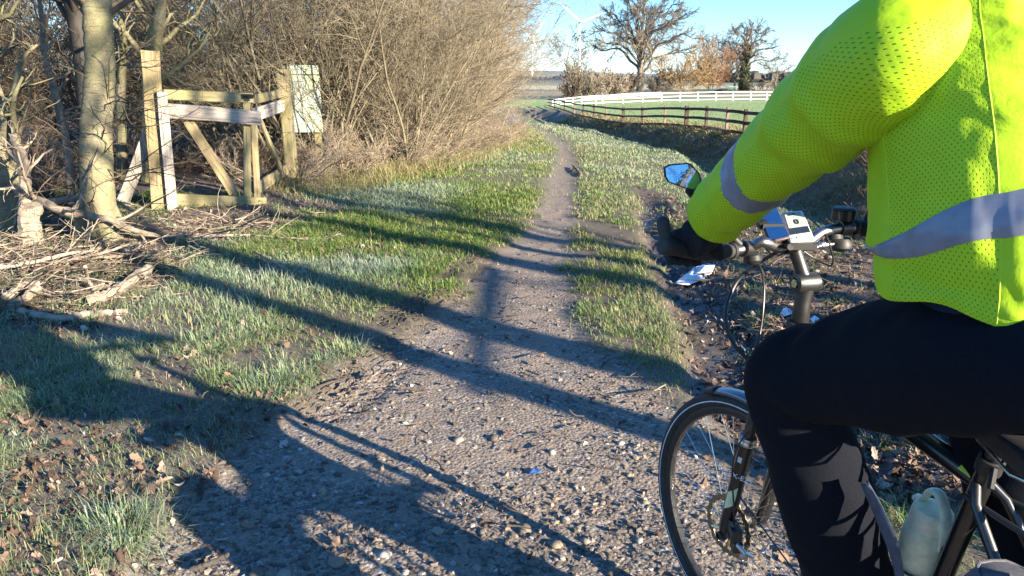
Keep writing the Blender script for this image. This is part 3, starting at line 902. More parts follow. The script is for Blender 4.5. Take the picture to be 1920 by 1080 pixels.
white_fence([(1036, 198, 187), (1046, 198, 186), (1058, 197.5, 184.5), (1074, 197, 183), (1091, 197, 181), (1117, 195.8, 179.5), (1130, 195, 179), (1168, 193.8, 178), (1205, 192, 176.5), (1240, 191, 175), (1275, 190, 174), (1308, 189.5, 173.3), (1342, 189.3, 172.7), (1374, 189, 172.5), (1407, 188.8, 172.5), (1437, 188.5, 172.5), (1467, 188.5, 172.5), (1500, 188.2, 172.4), (1540, 188, 172.4), (1590, 187.8, 172.4)], 'long white three-rail fence curving along the near side of the paddock', (.92, .55, .16), 0)
white_fence([(1090, 191, 183.5), (1128, 188, 179.5), (1167, 185.5, 176.2), (1178, 185, 175.7), (1190, 184.5, 175), (1202, 184, 174.4), (1214, 183.5, 174), (1226, 183, 173.5), (1238, 182.5, 173)], 'second white fence running close behind the long curving white fence', (.9, .5), 0)


# ---------------------------------------------------------------- far trees
def far_tree(px, yb, ytop, wpx, name, label, seed, trunk_px, m, up=.05, n=(8, 8, 8, 7), spread=.75, parts=('trunk', 'crown'), thick=.02, fork=.3, group=None, leafm=None, nleaf=0):
    b0 = at(px, yb); D = np.hypot(b0[0], b0[1]); H_ = (yb - ytop) / FPX * D; W = wpx / FPX * D
    rg = np.random.default_rng(seed); r0 = trunk_px / FPX * D / 2
    th = empty(name, b0, label, 'tree', group)
    K = 9; P = np.zeros((1, K, 3)); P[0, :, 2] = np.linspace(-.3, H_ * .62, K); P[0, 1:, :2] = np.cumsum(rg.normal(size=(K - 1, 2)) * H_ * .008, 0)
    Rr = r0 * np.linspace(1.15, .35, K)[None]
    l1, r1 = grow(P, Rr, n[0], fork, .98, .88, spread, up, .09, 10, rg, .55, .2, taper=.2)
    l2, r2 = grow(l1, r1, n[1], .2, 1, .5, .6, up, .12, 8, rg, .5)
    l3, r3 = grow(l2, r2, n[2], .15, 1, .5, .6, up * .5, .15, 6, rg, .5)
    l4, r4 = grow(l3, r3, n[3], .1, 1, .55, .6, 0, .18, 4, rg, .6)
    sets = [l1, l2, l3, l4]
    allv = np.vstack([s.reshape(-1, 3) for s in sets])
    wx = np.percentile(allv[:, 0], 98.5) - np.percentile(allv[:, 0], 1.5); hz = np.percentile(allv[:, 2], 99.3)
    sx, sz = W / wx, H_ / hz
    S_ = np.array([sx, sx, sz])
    mt = tubes_mesh('trunk', [(P * S_, Rr, 8), (l1 * S_, np.maximum(r1, thick * 1.5), 5)]); mc = tubes_mesh('crown', [(l2 * S_, np.maximum(r2, thick), 4), (l3 * S_, np.maximum(r3, thick * .8), 3), (l4 * S_, np.maximum(r4, thick * .55), 3)])
    add('trunk', mt, m, th); add('crown', mc, m, th)
    if nleaf:
        pts = (l4 * S_).reshape(-1, 3); pts = pts[rg.choice(len(pts), nleaf)]
        add('leaves', leaves_mesh('leaves', pts, .3, rg, .4), leafm, th)
    return th, P * S_, H_, W, b0


def dome_tree(px, yb, ytop, wpx, name, label, seed, trunk_px, m, lo=.16, hi=.42, n1=24, n=(8, 8, 5), thick=.06, base=.22):
    """old solitary tree: limbs fan out from a short trunk to a rounded crown"""
    b0 = at(px, yb); D = np.hypot(b0[0], b0[1]); H_ = (yb - ytop) / FPX * D; W = wpx / FPX * D; rg = np.random.default_rng(seed); r0 = trunk_px / FPX * D / 2
    th = empty(name, b0, label, 'tree')
    K = 9; P = np.zeros((1, K, 3)); P[0, :, 2] = np.linspace(-.3, H_ * .55, K); P[0, 2:, :2] = np.cumsum(rg.normal(size=(K - 2, 2)) * H_ * .010, 0); Rr = r0 * np.linspace(1.15, .30, K)[None]
    Z0 = H_ * base; limbs = []; rad = []
    for k in range(n1):
        az = k * 2.39996 + rg.normal() * .25; el = math.asin(min(1, (k + .5) / n1)) * .92 + .1
        f = lo + (hi - lo) * (k / n1) ** .8; s = np.array([np.interp(f * H_, P[0, :, 2], P[0, :, 0]), np.interp(f * H_, P[0, :, 2], P[0, :, 1]), f * H_])
        rr = .82 + .2 * rg.random()
        e = np.array([math.cos(az) * math.cos(el) * W / 2 * rr, math.sin(az) * math.cos(el) * W / 2 * rr, Z0 + H_ * .12 + (H_ - Z0 - H_ * .12) * math.sin(el) * rr])
        c1 = s + np.array([(e[0] - s[0]) * .30, (e[1] - s[1]) * .30, (e[2] - s[2]) * .45 + H_ * .06]); c2 = s + (e - s) * .68 + np.array([0, 0, H_ * .05])
        Q_ = spline([s, c1, c2, e], 10); Q_[1:-1] += rg.normal(size=(8, 3)) * H_ * .012; limbs.append(Q_); rad.append(r0 * (.42 - .16 * k / n1) * np.linspace(1, .14, 10))
    l1, r1 = np.array(limbs), np.array(rad)
    l2, r2 = grow(l1, r1, n[0], .22, .97, .36, .62, .04, .13, 7, rg, .5); l3, r3 = grow(l2, r2, n[1], .15, 1, .48, .6, .02, .16, 5, rg, .55); l4, r4 = grow(l3, r3, n[2] + 3, .15, 1, .55, .6, 0, .18, 3, rg, .6)
    add('trunk', tubes_mesh('trunk', [(P, Rr, 9), (l1, np.maximum(r1, thick * 1.6), 6)]), m, th)
    add('crown', tubes_mesh('crown', [(l2, np.maximum(r2, thick * 1.0), 4), (l3, np.maximum(r3, thick * .55), 3), (l4, np.maximum(r4, thick * .32), 3)]), m, th)
    return th, P, H_, W, b0


oak, _, _, _, _ = dome_tree(1200, 171, -8, 208, 'oak_tree', 'big bare spreading oak behind the white fence', 51, 13, bark_far, thick=.07)
far_tree(1065, 176, 55, 78, 'young_tree', 'small bare tree with a few hanging leaves before the wind turbine', 52, 4, bark_far, .06, (7, 6, 6, 5), .7, thick=.022, fork=.2, leafm=twig_dark, nleaf=420)
it, iP, iH, iW, ib = dome_tree(1394, 170, 46, 122, 'ivy_tree', 'bare tree with an ivy covered trunk right of the rust bush', 53, 9, bark_far, lo=.28, hi=.5, n1=18, n=(7, 7, 4), thick=.055, base=.22)
rg = np.random.default_rng(8)
tt_ = rg.random(2600) ** 1.2 * .62; zz = tt_ * iH; an = rg.random(2600) * 6.28; rr_ = (.55 + .5 * rg.random(2600)) * (1.15 - tt_ * .9)
add('ivy', leaves_mesh('ivy', np.stack([rr_ * np.cos(an), rr_ * np.sin(an), zz], 1), .5, rg, .5), ivy_m, it)
far_tree(1377, 170, 98, 34, 'ivy_tree', 'smaller ivy grown stem left of the ivy covered tree', 54, 4, bark_far, .08, (6, 6, 6, 5), .5, thick=.03)
far_tree(1452, 171, 108, 66, 'bare_tree', 'low thin bare tree at the rider\'s elbow far across the field', 55, 3, bark_far, .03, (7, 7, 6, 5), .9, thick=.025, fork=.1)
far_tree(1330, 168, 62, 90, 'bare_tree', 'pale slender bare trees rising behind the rust coloured bush', 56, 4, twig_dark, .12, (9, 7, 6, 5), .5, thick=.03, fork=.1)
far_tree(1490, 168, 130, 46, 'bare_tree', 'small bare tree at the right end of the white fence', 57, 3, bark_far, .03, (7, 6, 5, 5), .9, thick=.03, fork=.1)


def far_bush(px, yb, ytop, wpx, name, label, seed, m, ns=26, group=None, dens=1.0, lean=.8, thick=.03):
    b0 = at(px, yb); D = np.hypot(b0[0], b0[1]); H_ = (yb - ytop) / FPX * D; W = wpx / FPX * D
    s_, w_ = bush_meshes(seed, H_, W, int(ns * .75), lean, thick, 8, int(7 * dens), 2)
    v = np.vstack([q[0].reshape(-1, 3) for q in w_]); sx = W / (np.percentile(v[:, 0], 98) - np.percentile(v[:, 0], 2)); sz = H_ / np.percentile(v[:, 2], 99)
    S_ = np.array([sx, sx, sz]); th = empty(name, b0, label, 'bush', group)
    add('stems', tubes_mesh('stems', [(p * S_, np.maximum(r, thick), n) for p, r, n in s_]), m, th)
    add('twigs', tubes_mesh('twigs', [(p * S_, r, n) for p, r, n in w_]), m, th)
    return th


far_bush(1280, 172, 92, 118, 'gold_bush', 'golden brown leafless bush beside the big oak', 61, twig_gold, 30, thick=.04)
far_bush(1338, 170, 78, 92, 'rust_bush', 'rust red leafless bush between the golden bush and ivy tree', 62, twig_rust, 34, thick=.03)
far_bush(1098, 184, 122, 70, 'field_bush', 'grey brown bush standing before the tall wind turbine', 63, twig_olive, 24, thick=.03)
far_bush(1135, 182, 135, 80, 'field_bush', 'straw coloured scrub left of the big oak', 64, twig_tan, 24, thick=.03)
far_bush(1165, 180, 138, 60, 'field_bush', 'low brown scrub against the foot of the big oak', 65, twig_dark, 20, thick=.03)
far_bush(1227, 174, 146, 26, 'field_bush', 'small dark bush right of the big oak trunk', 66, twig_dark, 18, thick=.03)
far_bush(1070, 186, 140, 40, 'field_bush', 'dark thorn bush at the corner of the white fence', 67, twig_dark, 20, thick=.025)
for k, (px_, w_) in enumerate(((1425, 60), (1475, 70), (1250, 40))):
    far_bush(px_, 170, 150, w_, 'field_bush', 'low pinkish hedge scrub far behind the white fence', 68 + k, twig_tan if k % 2 else twig_dark, 14, 'far scrub behind the white fence', .6)

# ---------------------------------------------------------------- field shelter with green roof
sb = at(1345, 176)
sh = empty('field_shelter', sb, 'low green roofed shelter behind the white fence', 'shed')
D = sb[1]; u = D / FPX
green_roof = noisy('green_sheet', (.02, .07, .055), (.05, .13, .10), 2, .45, 0, Metallic=.2)
dark_wall = noisy('shelter_wall', (.03, .025, .022), (.07, .05, .045), 3, .8, 0)
mb = MB(); W_ = 80 * u
for k in range(40):                                           # corrugated sheet falling to the left
    f0, f1 = k / 40, (k + .55) / 40; x0, x1 = -40 * u + W_ * f0, -40 * u + W_ * f1
    z0 = 7.5 * u + 4.5 * u * f0
    mb.box(((x0 + x1) / 2 + sb[0], sb[1] + 2, sb[2] + z0 - 3 * u), (x1 - x0, .06, 5.4 * u))
mb.build('roof_sheet', green_roof, sh, smooth=False)
MB().box((sb[0], sb[1] + 2.2, sb[2] + 4 * u), (W_, .1, 8 * u)).build('back_wall', dark_wall, sh, smooth=False)
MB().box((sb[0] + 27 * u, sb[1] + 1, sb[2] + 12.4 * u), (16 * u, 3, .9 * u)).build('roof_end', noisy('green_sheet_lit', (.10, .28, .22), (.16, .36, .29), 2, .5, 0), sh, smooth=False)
for xx in (-38, -14, 12, 34): MB().box((sb[0] + xx * u, sb[1] + .6, sb[2] + 3.6 * u), (.25, .25, 8.2 * u)).build('post', dark_wall, sh, smooth=False)

# ---------------------------------------------------------------- wind turbines
turb_m = plain('turbine_white', (.84, .85, .86), .4)


def turbine(px, yh, yb, dist, label, rot, blade):
    top = at_y(px, yh, dist); bz = float(g(top[0], dist)); b0 = np.array([top[0], dist, bz]); H_ = top[2] - bz
    th = empty('wind_turbine', b0, label, 'wind turbine', 'wind turbines on the plain')
    MB().lathe([(H_ * .026, 0), (H_ * .02, H_ * .5), (H_ * .012, H_ * .985)], b0, n=14).build('tower', turb_m, th)
    ax = unit((.25, -1, .05)); c = top + ax * H_ * .045
    mb = MB(); s = H_ * .028
    mb.tube([top - ax * s * 2.2, top - ax * s * 1.6, top + ax * s, top + ax * s * 1.5], [s * .5, s * .75, s * .7, s * .4], 10); mb.build('nacelle', turb_m, th)
    mb = MB(); mb.lathe([(0, s * 1.0), (s * .35, s * .8), (s * .55, s * .2), (s * .5, -s * .4)], c, ax, 12); mb.build('hub', turb_m, th)
    e1 = unit(np.cross(ax, UPV)); e2 = np.cross(e1, ax)
    for k in range(3):
        a_ = rot + k * 2 * math.pi / 3; d = e1 * math.cos(a_) + e2 * math.sin(a_); w_ = np.cross(d, ax)
        st = [0, .04, .1, .2, .4, .7, .92, 1.0]; ch = [.018, .02, .05, .062, .045, .028, .016, .004]
        V = []
        for q, cc in zip(st, ch):
            p_ = c + d * blade * q; tw = w_ * math.cos(.25) + ax * math.sin(.25)
            for (a2, b2) in ((-.35, 0), (0, .16), (.65, 0), (0, -.16)): V.append(p_ + tw * cc * blade * a2 + ax * cc * blade * b2)
        mb = MB(); mb.grid(np.array(V).reshape(len(st), 4, 3), True); mb.build('blade', turb_m, th)


turbine(1088, 42, 150, 1700, 'white wind turbine with spread blades beside the oak', R(158) + R(120) * 0, 62)
turbine(998, 70, 150, 2300, 'farther wind turbine half hidden by the hedge', R(8), 62)

# ---------------------------------------------------------------- long dark farm building at the end of the track
fb = at_y(1010, 150, 620); fb[2] = float(g(fb[0], fb[1])); u_ = 620 / FPX
fs = empty('farm_building', fb, 'long low dark farm building on the horizon beside the far turbine', 'building')
MB().box((fb[0], fb[1], fb[2] + 2.4 * u_ * .5 + .4), (100 * u_, 9, 2.4 * u_ + .8)).build('wall', noisy('farm_wall', (.05, .05, .055), (.09, .09, .095), .3, .8, 0), fs, smooth=False)
mb = MB(); zr = fb[2] + 2.4 * u_ + .8
for k in range(24):
    x0 = fb[0] - 50 * u_ + k * 100 * u_ / 24; mb.box((x0 + 2.08 * u_, fb[1] - 1.0, zr + 1.0 * u_), (4.0 * u_, 8.0, .25), np.array([[1, 0, 0], [0, .93, -.36], [0, .36, .93]]))
mb.build('roof', plain('farm_roof', (.045, .05, .065), .4), fs, smooth=False)

# ---------------------------------------------------------------- far edge of the plain: hedgerows and hills
hx_ = np.linspace(-9000, 9000, 260); V = []
for k, f in enumerate((0, .35, .75, 1.0, 0.0)):
    yv = 7600 + 1500 * f + (1800 if k == 4 else 0); hgt = (40 + 95 * fbm(hx_, hx_ * 0, .0006, 81) + 45 * np.exp(-((hx_ - 300) / 900) ** 2)) * (f if k < 4 else 0)
    V.append(np.stack([hx_, np.full_like(hx_, yv), hgt - 4], 1))
mb = MB(); mb.grid(np.array(V))
tag(mb.build('hills', noisy('hill_wood', (.07, .075, .05), (.12, .125, .08), .004, .9, 0)), kind='structure')
rg = np.random.default_rng(77)
far_wood = noisy('far_wood', (.035, .035, .026), (.08, .07, .05), .1, .95, 0)
for (yd, x0, x1, h, nb) in ((700, 180, 900, 9, 240), (1500, -1400, 1600, 12, 420), (760, -900, 150, 2.2, 500)):
    N = 9 if h > 5 else 4
    mb = MB()
    for k in range(nb):
        xx = x0 + (x1 - x0) * (k + rg.random()) / nb; r_ = h * (.45 + .4 * rg.random()); n_ = 7
        zz = np.array([0, .3, .7, .95, 1.0]) * h * (.7 + .6 * rg.random()); rr_ = np.array([.5, 1, .85, .4, .02]) * r_ * (1 if h > 5 else 1.2)
        th_ = np.linspace(0, 2 * np.pi, n_, endpoint=False)
        jit = 1 + .3 * rg.normal(size=(5, n_))
        V = np.stack([xx + rr_[:, None] * np.cos(th_) * jit, yd + rg.normal() * 6 + rr_[:, None] * np.sin(th_) * jit, -.9 + zz[:, None] + 0 * jit], -1)
        mb.grid(V, True)
    tag(mb.build('far_hedgerow', far_wood, smooth=False), 'dark line of hedges and trees on the far horizon', 'hedgerow', kind='stuff')

# ---------------------------------------------------------------- thin winter haze over the plain
MB().box((0, 5890, 148), (17800, 12040, 302)).build('haze', None, None, smooth=False)
hz = bpy.data.objects['haze']
hm = bpy.data.materials.new('haze'); hm.use_nodes = True
hm.node_tree.nodes.clear(); ho = hm.node_tree.nodes.new('ShaderNodeOutputMaterial'); hv = hm.node_tree.nodes.new('ShaderNodeVolumePrincipled')
hv.inputs['Color'].default_value = (.80, .88, 1.0, 1); hv.inputs['Density'].default_value = .000018; hv.inputs['Anisotropy'].default_value = 0.0
hm.node_tree.links.new(hv.outputs[0], ho.inputs['Volume']); hz.data.materials.clear(); hz.data.materials.append(hm); tag(hz, kind='stuff')
# ---------------------------------------------------------------- bicycle
blk = plain('black_paint', (.012, .012, .013), .28, Coat_Weight=.4)
blk_m = plain('black_matte', (.016, .016, .017), .55)
rubber = noisy('rubber', (.012, .012, .012), (.030, .029, .028), 30, .75, .2, .001)
alu = plain('aluminium', (.55, .55, .56), .32, 1.0)
alu_d = plain('dark_aluminium', (.075, .075, .075), .42, .85)
steel = plain('steel', (.62, .61, .58), .25, 1.0)
reflex = plain('reflex_grey', (.62, .64, .67), .35)
lime = plain('lime_paint', (.55, .75, .03), .35)
cable_m = plain('cable_black', (.015, .015, .016), .4)
screen_m = plain('lcd_screen', (.36, .40, .33), .25)
lcd_dark = plain('lcd_digits', (.05, .06, .05), .4)
silver = plain('silver_plastic', (.62, .62, .60), .35)
white_t = plain('white_print', (.75, .75, .75), .5)

HB, HS2 = -.25, -.45
F1 = np.array([math.sin(HB), math.cos(HB), 0]); L1 = np.array([-math.cos(HB), math.sin(HB), 0])
F2 = np.array([math.sin(HS2), math.cos(HS2), 0]); L2 = np.array([-math.cos(HS2), math.sin(HS2), 0])
WR = .358
WH = np.array([.629, 1.810, .358])
PTOP = at_z(1497, 612, .955)                    # top of the head tube
PPIV = at_z(1511, 530, 1.065)                   # joint of the raised stem
PBAR = at_z(1487, 458, 1.155)                   # handlebar clamp
SEATC = at_z(1857, 868, .845)                   # seat clamp
BBK = np.array([.90, 1.40, .29])                # crank axle
RHUB = BBK - F1 * .455 + [0, 0, .065]

bike = empty('bicycle', (float(WH[0]), float(WH[1]), 0.0), 'black trekking bicycle with silver display and raised stem', 'bicycle')


def build(mb, name, m, par, **k): return mb.build(name, m, par, **k)


def text_mesh(name, s, size, p, ax, ay, m, parent, extrude=.0006):
    """flat print: letters as a thin mesh at p, written along ax, standing along ay"""
    cu = bpy.data.curves.new(name, 'FONT'); cu.body = s; cu.size = size; cu.extrude = extrude; cu.align_x = 'CENTER'; cu.align_y = 'CENTER'
    o = bpy.data.objects.new(name, cu); col.objects.link(o); dg = bpy.context.evaluated_depsgraph_get()
    me = bpy.data.meshes.new_from_object(o.evaluated_get(dg)); bpy.data.objects.remove(o); bpy.data.curves.remove(cu)
    ax = unit(ax); ay = unit(np.array(ay) - ax * np.dot(ax, ay)); nz = np.cross(ax, ay)
    M = Matrix(((ax[0], ay[0], nz[0], 0), (ax[1], ay[1], nz[1], 0), (ax[2], ay[2], nz[2], 0), (0, 0, 0, 1)))
    me.materials.clear(); q = add(name, me, m, parent); q.matrix_local = Matrix.Translation(Vector(p) - wloc(parent)) @ M
    return q


# --- wheels
def wheel(hub, F, L, name, disc_side):
    U = UPV; w = empty(name, hub); w.parent = bike; w.location = Vector(hub) - wloc(bike)
    th = np.linspace(0, 2 * np.pi, 96, endpoint=False); ring = lambda r, l: hub + r * (np.cos(th)[:, None] * F + np.sin(th)[:, None] * U) + l * L

    def torus(prof):
        return np.stack([ring(r, l) for r, l in prof] + [ring(*prof[0])], 1)
    ty = MB(); pr = []
    for a_ in np.linspace(0, 2 * np.pi, 15, endpoint=False): pr.append((WR - .021 + .021 * math.cos(a_), .0205 * math.sin(a_)))
    V = torus(pr); kn = np.arange(96)
    V[::2, [0, 1, 2, 13, 14]] += (V[::2, [0, 1, 2, 13, 14]] - hub) * .006
    V2 = np.concatenate([V, V[:1]], 0); ty.grid(V2)
    build(ty, 'tyre', rubber, w)
    st = MB()
    for sgn in (1, -1):
        for (r0, r1, l) in ((WR - .0235, WR - .0205, .0213),):
            V = np.stack([ring(r0, sgn * (l - .0002)), ring(r0, sgn * l), ring(r1, sgn * l), ring(r1, sgn * (l - .002))], 1); st.grid(np.concatenate([V, V[:1]], 0))
    build(st, 'reflex_stripe', reflex, w)
    rm = MB(); V = torus([(WR - .036, .011), (WR - .041, .013), (WR - .058, .009), (WR - .062, 0), (WR - .058, -.009), (WR - .041, -.013), (WR - .036, -.011)])
    rm.grid(np.concatenate([V, V[:1]], 0)); build(rm, 'rim', alu_d, w)
    hb = MB(); hb.lathe([(.008, -.055), (.018, -.045), (.028, -.035), (.018, -.025), (.016, .02), (.028, .028), (.02, .036), (.009, .055)], hub, L, 18); build(hb, 'hub', blk_m, w)
    me = None
    for k in range(32):
        s_ = 1 if k % 2 else -1; a0 = k * 2 * np.pi / 32; a1 = a0 + (.55 if (k // 2) % 2 else -.55)
        p0 = hub + .026 * (math.cos(a1) * F + math.sin(a1) * U) + s_ * .031 * L; p1 = hub + (WR - .058) * (math.cos(a0) * F + math.sin(a0) * U) + s_ * .003 * L
        mb = MB(); mb.tube([p0, p1], .0011, 4, False); build(mb, 'spoke', steel, w)
    if disc_side:
        c = hub + disc_side * .043 * L; d = MB(); n = 60; tt = np.linspace(0, 2 * np.pi, n, endpoint=False)
        rr = .086 + .0025 * np.sign(np.sin(tt * 20)); ro = lambda r: c + r[:, None] * (np.cos(tt)[:, None] * F + np.sin(tt)[:, None] * U)
        V = np.stack([ro(rr) + L * .001, ro(rr - .016) + L * .001, ro(rr - .016) - L * .001, ro(rr) - L * .001, ro(rr) + L * .001], 1); d.grid(np.concatenate([V, V[:1]], 0))
        for k in range(6):
            a_ = k * np.pi / 3; d.tube([c + .025 * (math.cos(a_) * F + math.sin(a_) * U), c + .072 * (math.cos(a_ + .5) * F + math.sin(a_ + .5) * U)], .004, 6)
        for k in range(40):
            a_ = k * np.pi / 20; q = c + (.074 + .006 * (k % 2)) * (math.cos(a_) * F + math.sin(a_) * U) + L * .001 * disc_side; d.box(q, (.004, .004, .003))
        build(d, 'brake_disc', plain('disc_steel', (.45, .36, .22), .3, .9), w)
        cap = MB(); cap.lathe([(.03, .0), (.03, .004), (.012, .006)], c, L * disc_side, 16); build(cap, 'disc_carrier', blk_m, w)
    return w


wheel(WH, F2, L2, 'front_wheel', 1)
wheel(RHUB, F1, L1, 'rear_wheel', 0)

# --- suspension fork
CROWN = WH + (PTOP - WH) * .66; CROWN = np.array([CROWN[0], CROWN[1], .755])
fk = empty('fork', CROWN); fk.parent = bike; fk.location = Vector(CROWN) - wloc(bike)
axis_ = unit(PTOP - WH)
for s_ in (1, -1):
    top = CROWN + L2 * .066 * s_ + [0, 0, 0]; bot = WH + L2 * .066 * s_ - F2 * .012 + [0, 0, -.012]
    d = unit(bot - top); Lg = np.linalg.norm(bot - top)
    mb = MB(); mb.tube([top + d * .115, top + d * .118, top + d * .13, top + d * (Lg * .6), top + d * (Lg - .06), top + d * (Lg - .02), bot], [.018, .0205, .0195, .0195, .019, .018, .013], 18); leg = build(mb, 'fork_leg', blk, fk)
    mb = MB(); mb.tube([top - d * .02, top + d * .12], .0145, 16); build(mb, 'stanchion', alu_d, fk)
    mb = MB(); mb.lathe([(.0145, -.012), (.0215, -.010), (.0225, -.004), (.0205, .0), (.0225, .004), (.0225, .010), (.0195, .014)], top + d * .112, d, 20); build(mb, 'seal_ring', alu, fk)
    mb = MB(); mb.tube([bot - d * .03, bot + d * .012], [.017, .012], 12); mb.lathe([(.012, .0), (.011, .012), (.006, .016)], bot + L2 * s_ * .008, L2 * s_, 14); build(mb, 'dropout', blk_m, fk)
    if s_ == 1:
        ou = unit(L2 - F2 * .6); ou = unit(ou - d * np.dot(ou, d)); sd = np.cross(d, ou)
        text_mesh('fork_print', 'NEX-E25', .021, top + d * .215 + ou * .0203, unit(-sd * 1.0 + d * .0), -d, white_t, fk)
        q = top + d * .285; V = []
        for k in np.linspace(0, 1, 5):
            for a_ in np.linspace(-.5, .75, 6):
                V.append(q + d * (.055 * (k - .5)) + .0202 * (math.cos(a_) * ou + math.sin(a_) * sd) + d * .02 * a_)
        mb = MB(); mb.grid(np.array(V).reshape(5, 6, 3)); build(mb, 'sticker', plain('cream_sticker', (.62, .66, .40), .4), fk)
        q = top + d * .165; V = [q + d * (.016 * (k - .5)) + .0202 * (math.cos(a_) * ou + math.sin(a_) * sd) for k in (0, 1) for a_ in np.linspace(-.1, .45, 4)]
        mb = MB(); mb.grid(np.array(V).reshape(2, 4, 3)); build(mb, 'label_plate', reflex, fk)
mb = MB(); mb.tube([CROWN + L2 * .075, CROWN + L2 * .04 + UPV * .012, CROWN + UPV * .022, CROWN - L2 * .04 + UPV * .012, CROWN - L2 * .075], [.022, .025, .028, .025, .022], 14); build(mb, 'fork_crown', blk, fk)
# brake caliper and wires on the left leg
cl = MB(); q = WH + L2 * .072 - F2 * .055 - [0, 0, .0]
cl.box(q + UPV * .02, (.03, .05, .035)).box(q - UPV * .012 - F2 * .012, (.026, .034, .03)).tube([q + UPV * .05 + F2 * .01, q - UPV * .03 - F2 * .01], .012, 10).tube([q + [-.02, 0, .01], q + [.02, 0, .01]], .008)
build(cl, 'brake_caliper', alu_d, bike, bevel=.003)
cl = MB(); cl.tube([q + [.0, -.02, .0], q + [.02, -.035, -.02], q + [.045, -.03, -.035]], [.008, .007, .006], 8).box(q + [.02, -.03, -.03], (.018, .02, .016)); build(cl, 'caliper_arm', alu, bike, bevel=.002)

# --- mudguard over the front wheel with its silver tip
mg = MB(); a_ = np.linspace(R(68), R(205), 26); V = []
for q in a_:
    for lx, rr in ((-.027, WR + .001), (-.022, WR + .010), (-.01, WR + .015), (.01, WR + .015), (.022, WR + .010), (.027, WR + .001)):
        V.append(WH + rr * (math.cos(q) * F2 + math.sin(q) * UPV) + lx * L2)
mg.grid(np.array(V).reshape(26, 6, 3)); o = build(mg, 'mudguard', plain('mudguard_grey', (.10, .115, .14), .28, .3, Coat_Weight=.5), bike)
so = o.modifiers.new('solid', 'SOLIDIFY'); so.thickness = .0025
tp = MB(); V = []
for q in np.linspace(R(64), R(71), 5):
    for lx, rr in ((-.029, WR + .0), (-.024, WR + .012), (-.01, WR + .0175), (.01, WR + .0175), (.024, WR + .012), (.029, WR + .0)):
        V.append(WH + rr * (math.cos(q) * F2 + math.sin(q) * UPV) + lx * L2)
tp.grid(np.array(V).reshape(5, 6, 3)); o = build(tp, 'mudguard_tip', blk_m, bike); so = o.modifiers.new('solid', 'SOLIDIFY'); so.thickness = .003
for s_ in (1, -1):
    mb = MB(); p1 = WH + (WR + .004) * (math.cos(R(190)) * F2 + math.sin(R(190)) * UPV) + s_ * .03 * L2; p0 = WH + L2 * .07 * s_ + UPV * .14 - F2 * .035
    mb.tube([p0, p0 + (p1 - p0) * .15, p1], [.003, .0022, .0022], 6); mb.lathe([(.007, -.008), (.008, .0), (.005, .008)], p0, L2, 10); build(mb, 'mudguard_stay', steel if s_ < 0 else blk_m, bike)

# --- frame
HEADB = CROWN + axis_ * .045
mb = MB(); mb.tube([HEADB - axis_ * .02, HEADB - axis_ * .018, HEADB, PTOP - axis_ * .02, PTOP], [.022, .026, .0255, .0255, .024], 18); build(mb, 'head_tube', blk, bike)
mb = MB(); mb.lathe([(.024, -.004), (.030, .0), (.030, .014), (.024, .018)], PTOP - axis_ * .004, axis_, 20); build(mb, 'headset', blk_m, bike)
TT1 = SEATC + [.0, .01, -.10]; TT1 = at_z(1842, 905, .765); TT0 = HEADB + axis_ * .11
mb = MB(); mb.tube([TT0, TT0 + (TT1 - TT0) * .5, TT1], [.023, .024, .021], 18); build(mb, 'top_tube', blk, bike)
d = unit(TT1 - TT0); ou = unit(L1 - d * np.dot(L1, d)); sd = np.cross(d, ou); sd = sd if sd[2] > 0 else -sd; q = TT1 - d * .03
V = [q + d * (.030 * (k - .5)) * (1 - .25 * a_) + .0222 * (math.cos(a_) * ou + math.sin(a_) * sd) for k in (0, 1) for a_ in np.linspace(.35, 1.25, 5)]
mb = MB(); mb.grid(np.array(V).reshape(2, 5, 3)); build(mb, 'lime_mark', lime, bike)
mb = MB(); mb.tube([HEADB + axis_ * .02, BBK + UPV * .02], .026, 18); build(mb, 'down_tube', blk, bike)
SD = unit(BBK - SEATC)
mb = MB(); mb.tube([SEATC, SEATC + (BBK - SEATC) * .5, BBK], [.018, .019, .021], 18); build(mb, 'seat_tube', blk, bike)
mb = MB(); mb.lathe([(.019, -.02), (.023, -.018), (.023, .012), (.019, .014)], SEATC, -SD, 16); mb.tube([SEATC - F1 * .02 + L1 * .012, SEATC - F1 * .035 + L1 * .03 - UPV * .03], .006, 8); build(mb, 'seat_clamp', blk_m, bike)
SADP = SEATC - SD * .12
mb = MB(); mb.tube([SEATC, SADP], .0145, 14); mb.box(SADP - F1 * .0, (.05, .05, .03)); build(mb, 'seat_post', alu_d, bike)
for s_ in (1, -1):
    e = RHUB + L1 * .065 * s_
    mb = MB(); mb.tube([SEATC + SD * .05 + L1 * .015 * s_, SEATC + SD * .08 - F1 * .03 + L1 * .035 * s_, e], [.010, .010, .008], 10); build(mb, 'seat_stay', alu_d if s_ > 0 else blk, bike)
    mb = MB(); mb.tube([BBK + L1 * .03 * s_, BBK - F1 * .1 + L1 * .05 * s_, e], [.013, .013, .009], 10); build(mb, 'chain_stay', blk, bike)
